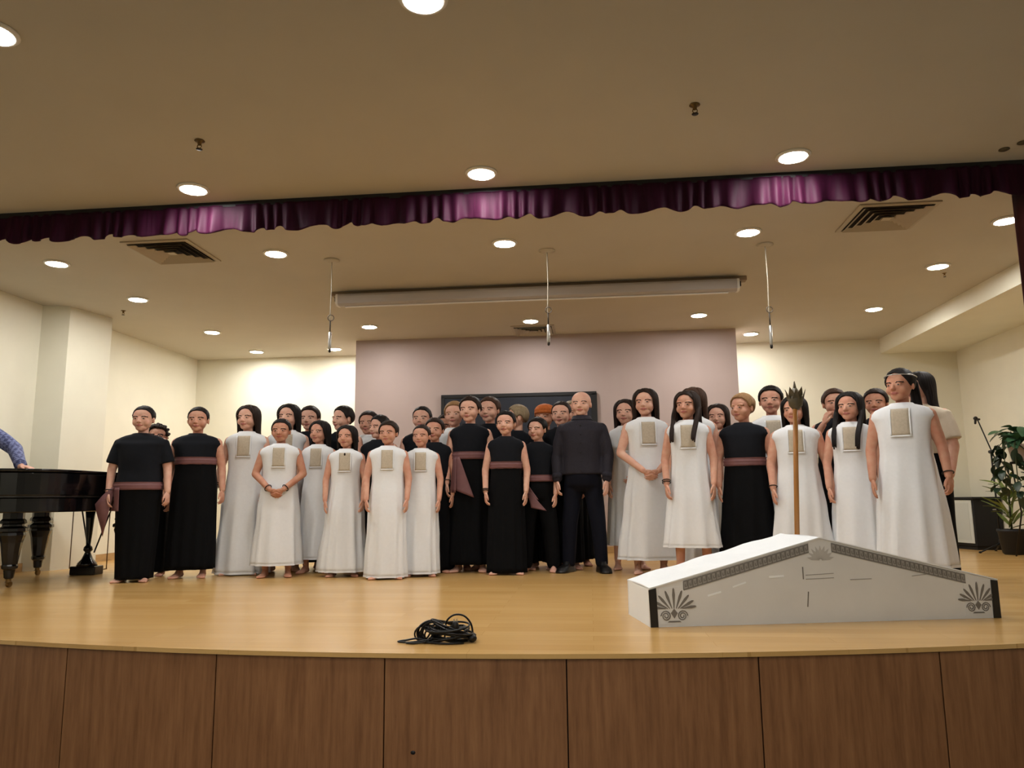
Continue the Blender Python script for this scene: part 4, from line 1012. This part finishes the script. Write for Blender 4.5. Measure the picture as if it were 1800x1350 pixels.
person('child in a straight white dress with short dark hair, frontmost in white', 683, 741, 7.09, 'white', .012, .022, 1.05, 1, 0, (-16, 0), hair=('short', 0, 'dark'), tone=1)
person('boy in black in the back row just left of the blackboard', 742, 715, 8.1, 'black', .04, .01, 1.05, 1, 0, (-12, 0), hair=('cropped', 0, 'black'), tone=0)
person('child in a narrow white dress with cropped hair, rightmost of the left white group', 741, 747, 7.32, 'white', .02, .022, 1.0, 1, 0, (-16, 0), hair=('cropped', 0, 'dark'), tone=1)
person('child in a black robe peeking over the narrow white dress', 764, 736, 7.7, 'black', .02, .02, 1.0, 1, 0, (-12, 0), hair=('short', 0, 'dark'), tone=1)
person('child with glasses and a white collar behind the black robes', 782, 730, 8.36, 'white', .05, .01, 1.0, 1, 0, (-16, 0), hair=('short', 0, 'dark'), tone=1, yoke=False, extra=lambda *a: (glasses(*a), white_collar(*a)))
person('fair-haired child at the left edge of the blackboard', 799, 707, 8.04, 'white', .05, .01, 1.0, 1, 0, (-10, 0), hair=('short', 0, 'blond'), tone=0, yoke=False)
person('tall boy in a black robe with a mauve sash hanging down his front', 826, 698, 7.76, 'black', .045, .03, 1.02, 1, -6, (-12, 0), ('down', 'held'), ('short', 0, 'dark'), 0, sash=.655, tail='front', bracelet=(-1,))
person('boy with swept dark hair in black before the blackboard centre', 860, 699, 8.16, 'black', .04, .01, 1.05, 1, 0, (-22, 0), hair=('short', 0, 'brown'), tone=0)
person('child with sandy hair turned away behind the frontmost black robe', 908, 713, 8.02, 'black', .04, .01, 1.0, 1, 0, (-80, 0), hair=('short', 0, 'sandy'), tone=0)
person('girl in a plain black robe with a mauve sash, frontmost in the centre', 889, 723, 7.50, 'black', .012, .012, 1.0, 1, -2, (-12, 0), hair=('bun', 0, 'black'), tone=0, sash=.66, bracelet=((-1, .9), (-1, .97)))
person('child with orange light painted into brown hair before the blackboard', 957, 712, 8.28, 'black', .04, .01, 1.0, 1, 0, (-20, 0), hair=('short', 0, 'orange_lit'), tone=1, extra=orange_lit_hair)
person('boy in a black top and trousers with a mauve hip sash, left of the man', 944, 735, 7.74, 'trousers', .03, .02, 1.0, 1, -8, (-22, 0), hair=('short', 0, 'black'), tone=0, sash=.60, tail='hip', stance=.09)
person('dark-haired boy in black looking over the shoulder of the man', 986, 706, 8.06, 'black', .04, .01, 1.05, 1, 0, (-14, 0), hair=('cropped', 0, 'dark'), tone=0)
person('child almost hidden behind the bald man', 1004, 705, 8.46, 'black', .04, .01, 1.0, 1, 0, (-16, 0), hair=('cropped', 0, 'sandy'), tone=1)
person('bald man in a dark grey shirt, navy trousers and black shoes', 1021, 688, 7.70, 'man', .03, .0, 1.0, 1.15, -6, (-4, 0), hair=None, tone=0, adult=True, sleeve='long', stance=.09, toes=14, group='adults on the stage', bracelet=((1, .9),))
person('girl with long dark hair in a white dress right beside the man', 1098, 703, 8.0, 'white', .14, .025, .95, 1, 6, (-18, 0), ('down', 'clasp'), ('long', .65, 'dark'), 0)
person('tall girl in white with hands clasped and long brown hair over her shoulder', 1133, 684, 7.56, 'white', .075, .05, 1.05, 1, 8, (-22, 0), ('clasp', 'clasp'), ('long', .65, 'dark'), 0)
person('girl in a knee-length white dress with two thin dark front locks', 1206, 688, 6.96, 'white', .17, .045, .98, 1, -4, (-18, 0), hair=('front', .85, 'dark'), tone=1, bracelet=((-1, .85), (-1, .93)))
person('brown-haired child hidden behind the girl with the front locks', 1217, 682, 7.36, 'white', .06, .01, .95, 1, 0, (-20, 0), hair=('long', .4, 'brown'), tone=1, yoke=False)
person('girl in an ivory dress standing behind the blond boy', 1260, 711, 7.72, 'ivory', .06, .02, .98, 1, 0, (-14, 0), hair=('long', .4, 'dark'), tone=0)
person('blond boy in a sleeveless black robe with a mauve sash looking left', 1303, 693, 6.96, 'black', .03, .035, 1.12, 1.1, -12, (-28, 0), ('down', 'held'), ('short', 0, 'blond'), 1, sash=.625)
person('dark-haired child in white behind the girl at the staff', 1353, 680, 7.35, 'white', .06, .01, 1.0, 1, 0, (-10, 0), hair=('short', 0, 'black'), tone=1)
person('girl in a white dress standing behind the tall staff', 1394, 697, 6.72, 'white', .04, .045, 1.08, 1, -6, (-14, 0), ('down', 'held'), ('long', .42, 'black'), 1, bracelet=((-1, .92),))
person('child in black raising a hand to the face, behind the two girls in white', 1465, 685, 7.22, 'black', .04, .01, 1.05, 1, 0, (4, 0), (((-.155, -.07, .67), (-.075, -.115, .80), Vector((.35, -.05, .95)), Vector((.4, -.6, 0))), 'down'), ('short', 0, 'brown'), 1)
person('girl in white with two long dark front locks beside the tall girl', 1491, 690, 6.56, 'white', .04, .035, 1.0, 1, -10, (-16, 0), hair=('front', 1.0, 'black'), tone=1)
person('boy in black between the front-locks girl and the tall girl', 1537, 685, 7.5, 'black', .04, .01, 1.0, 1, 0, (-16, 0), hair=('short', 0, 'dark'), tone=2)
person('tall girl in white with a headband and ponytail, rightmost of the children', 1579, 649, 6.10, 'white', .11, .04, 1.12, 1.05, -16, (-20, 0), ('down', 'held'), ('pony', .55, 'black'), 2, bracelet=((1, .9),), extra=headband)
person('woman with long black hair, beige blouse and black trousers behind the tall girl', 1612, 655, 6.72, 'woman', .03, .0, 1.05, 1, -30, (-30, 0), hair=('long', 1.1, 'black'), tone=0, adult=True, sleeve='short', group='adults on the stage', toes=6)

# pianist at the left edge, hand resting on the lid
HP = 1.80; hw = at_y(38, 806, 6.35); ew = at_y(2, 748, 6.60)
px_, py_ = -5.87, 6.62
loc_ = lambda q: ((q.x - px_) / HP, (q.y - py_) / HP, q.z / HP)
hwl = (hw.x - px_, hw.y - py_, 1.075)
person('man in a blue checked shirt resting a hand on the piano lid', 0, 0, 0, 'pianist', .03, 0, 1.1, 1.2, 0, (20, 0), (((-.135, -.03, .635), (-.105, -.12, .515), Vector((.1, -.3, -1)), Vector((.3, -1, 0))), ((.27, -.02, .69), (hwl[0] / HP, hwl[1] / HP, 1.068 / HP), Vector((.95, -.1, -.12)), Vector((0, -1, 0)))), ('short', 0, 'dark'), 0, adult=True, sleeve='long', loc=(px_, py_), H=HP, group='adults on the stage')
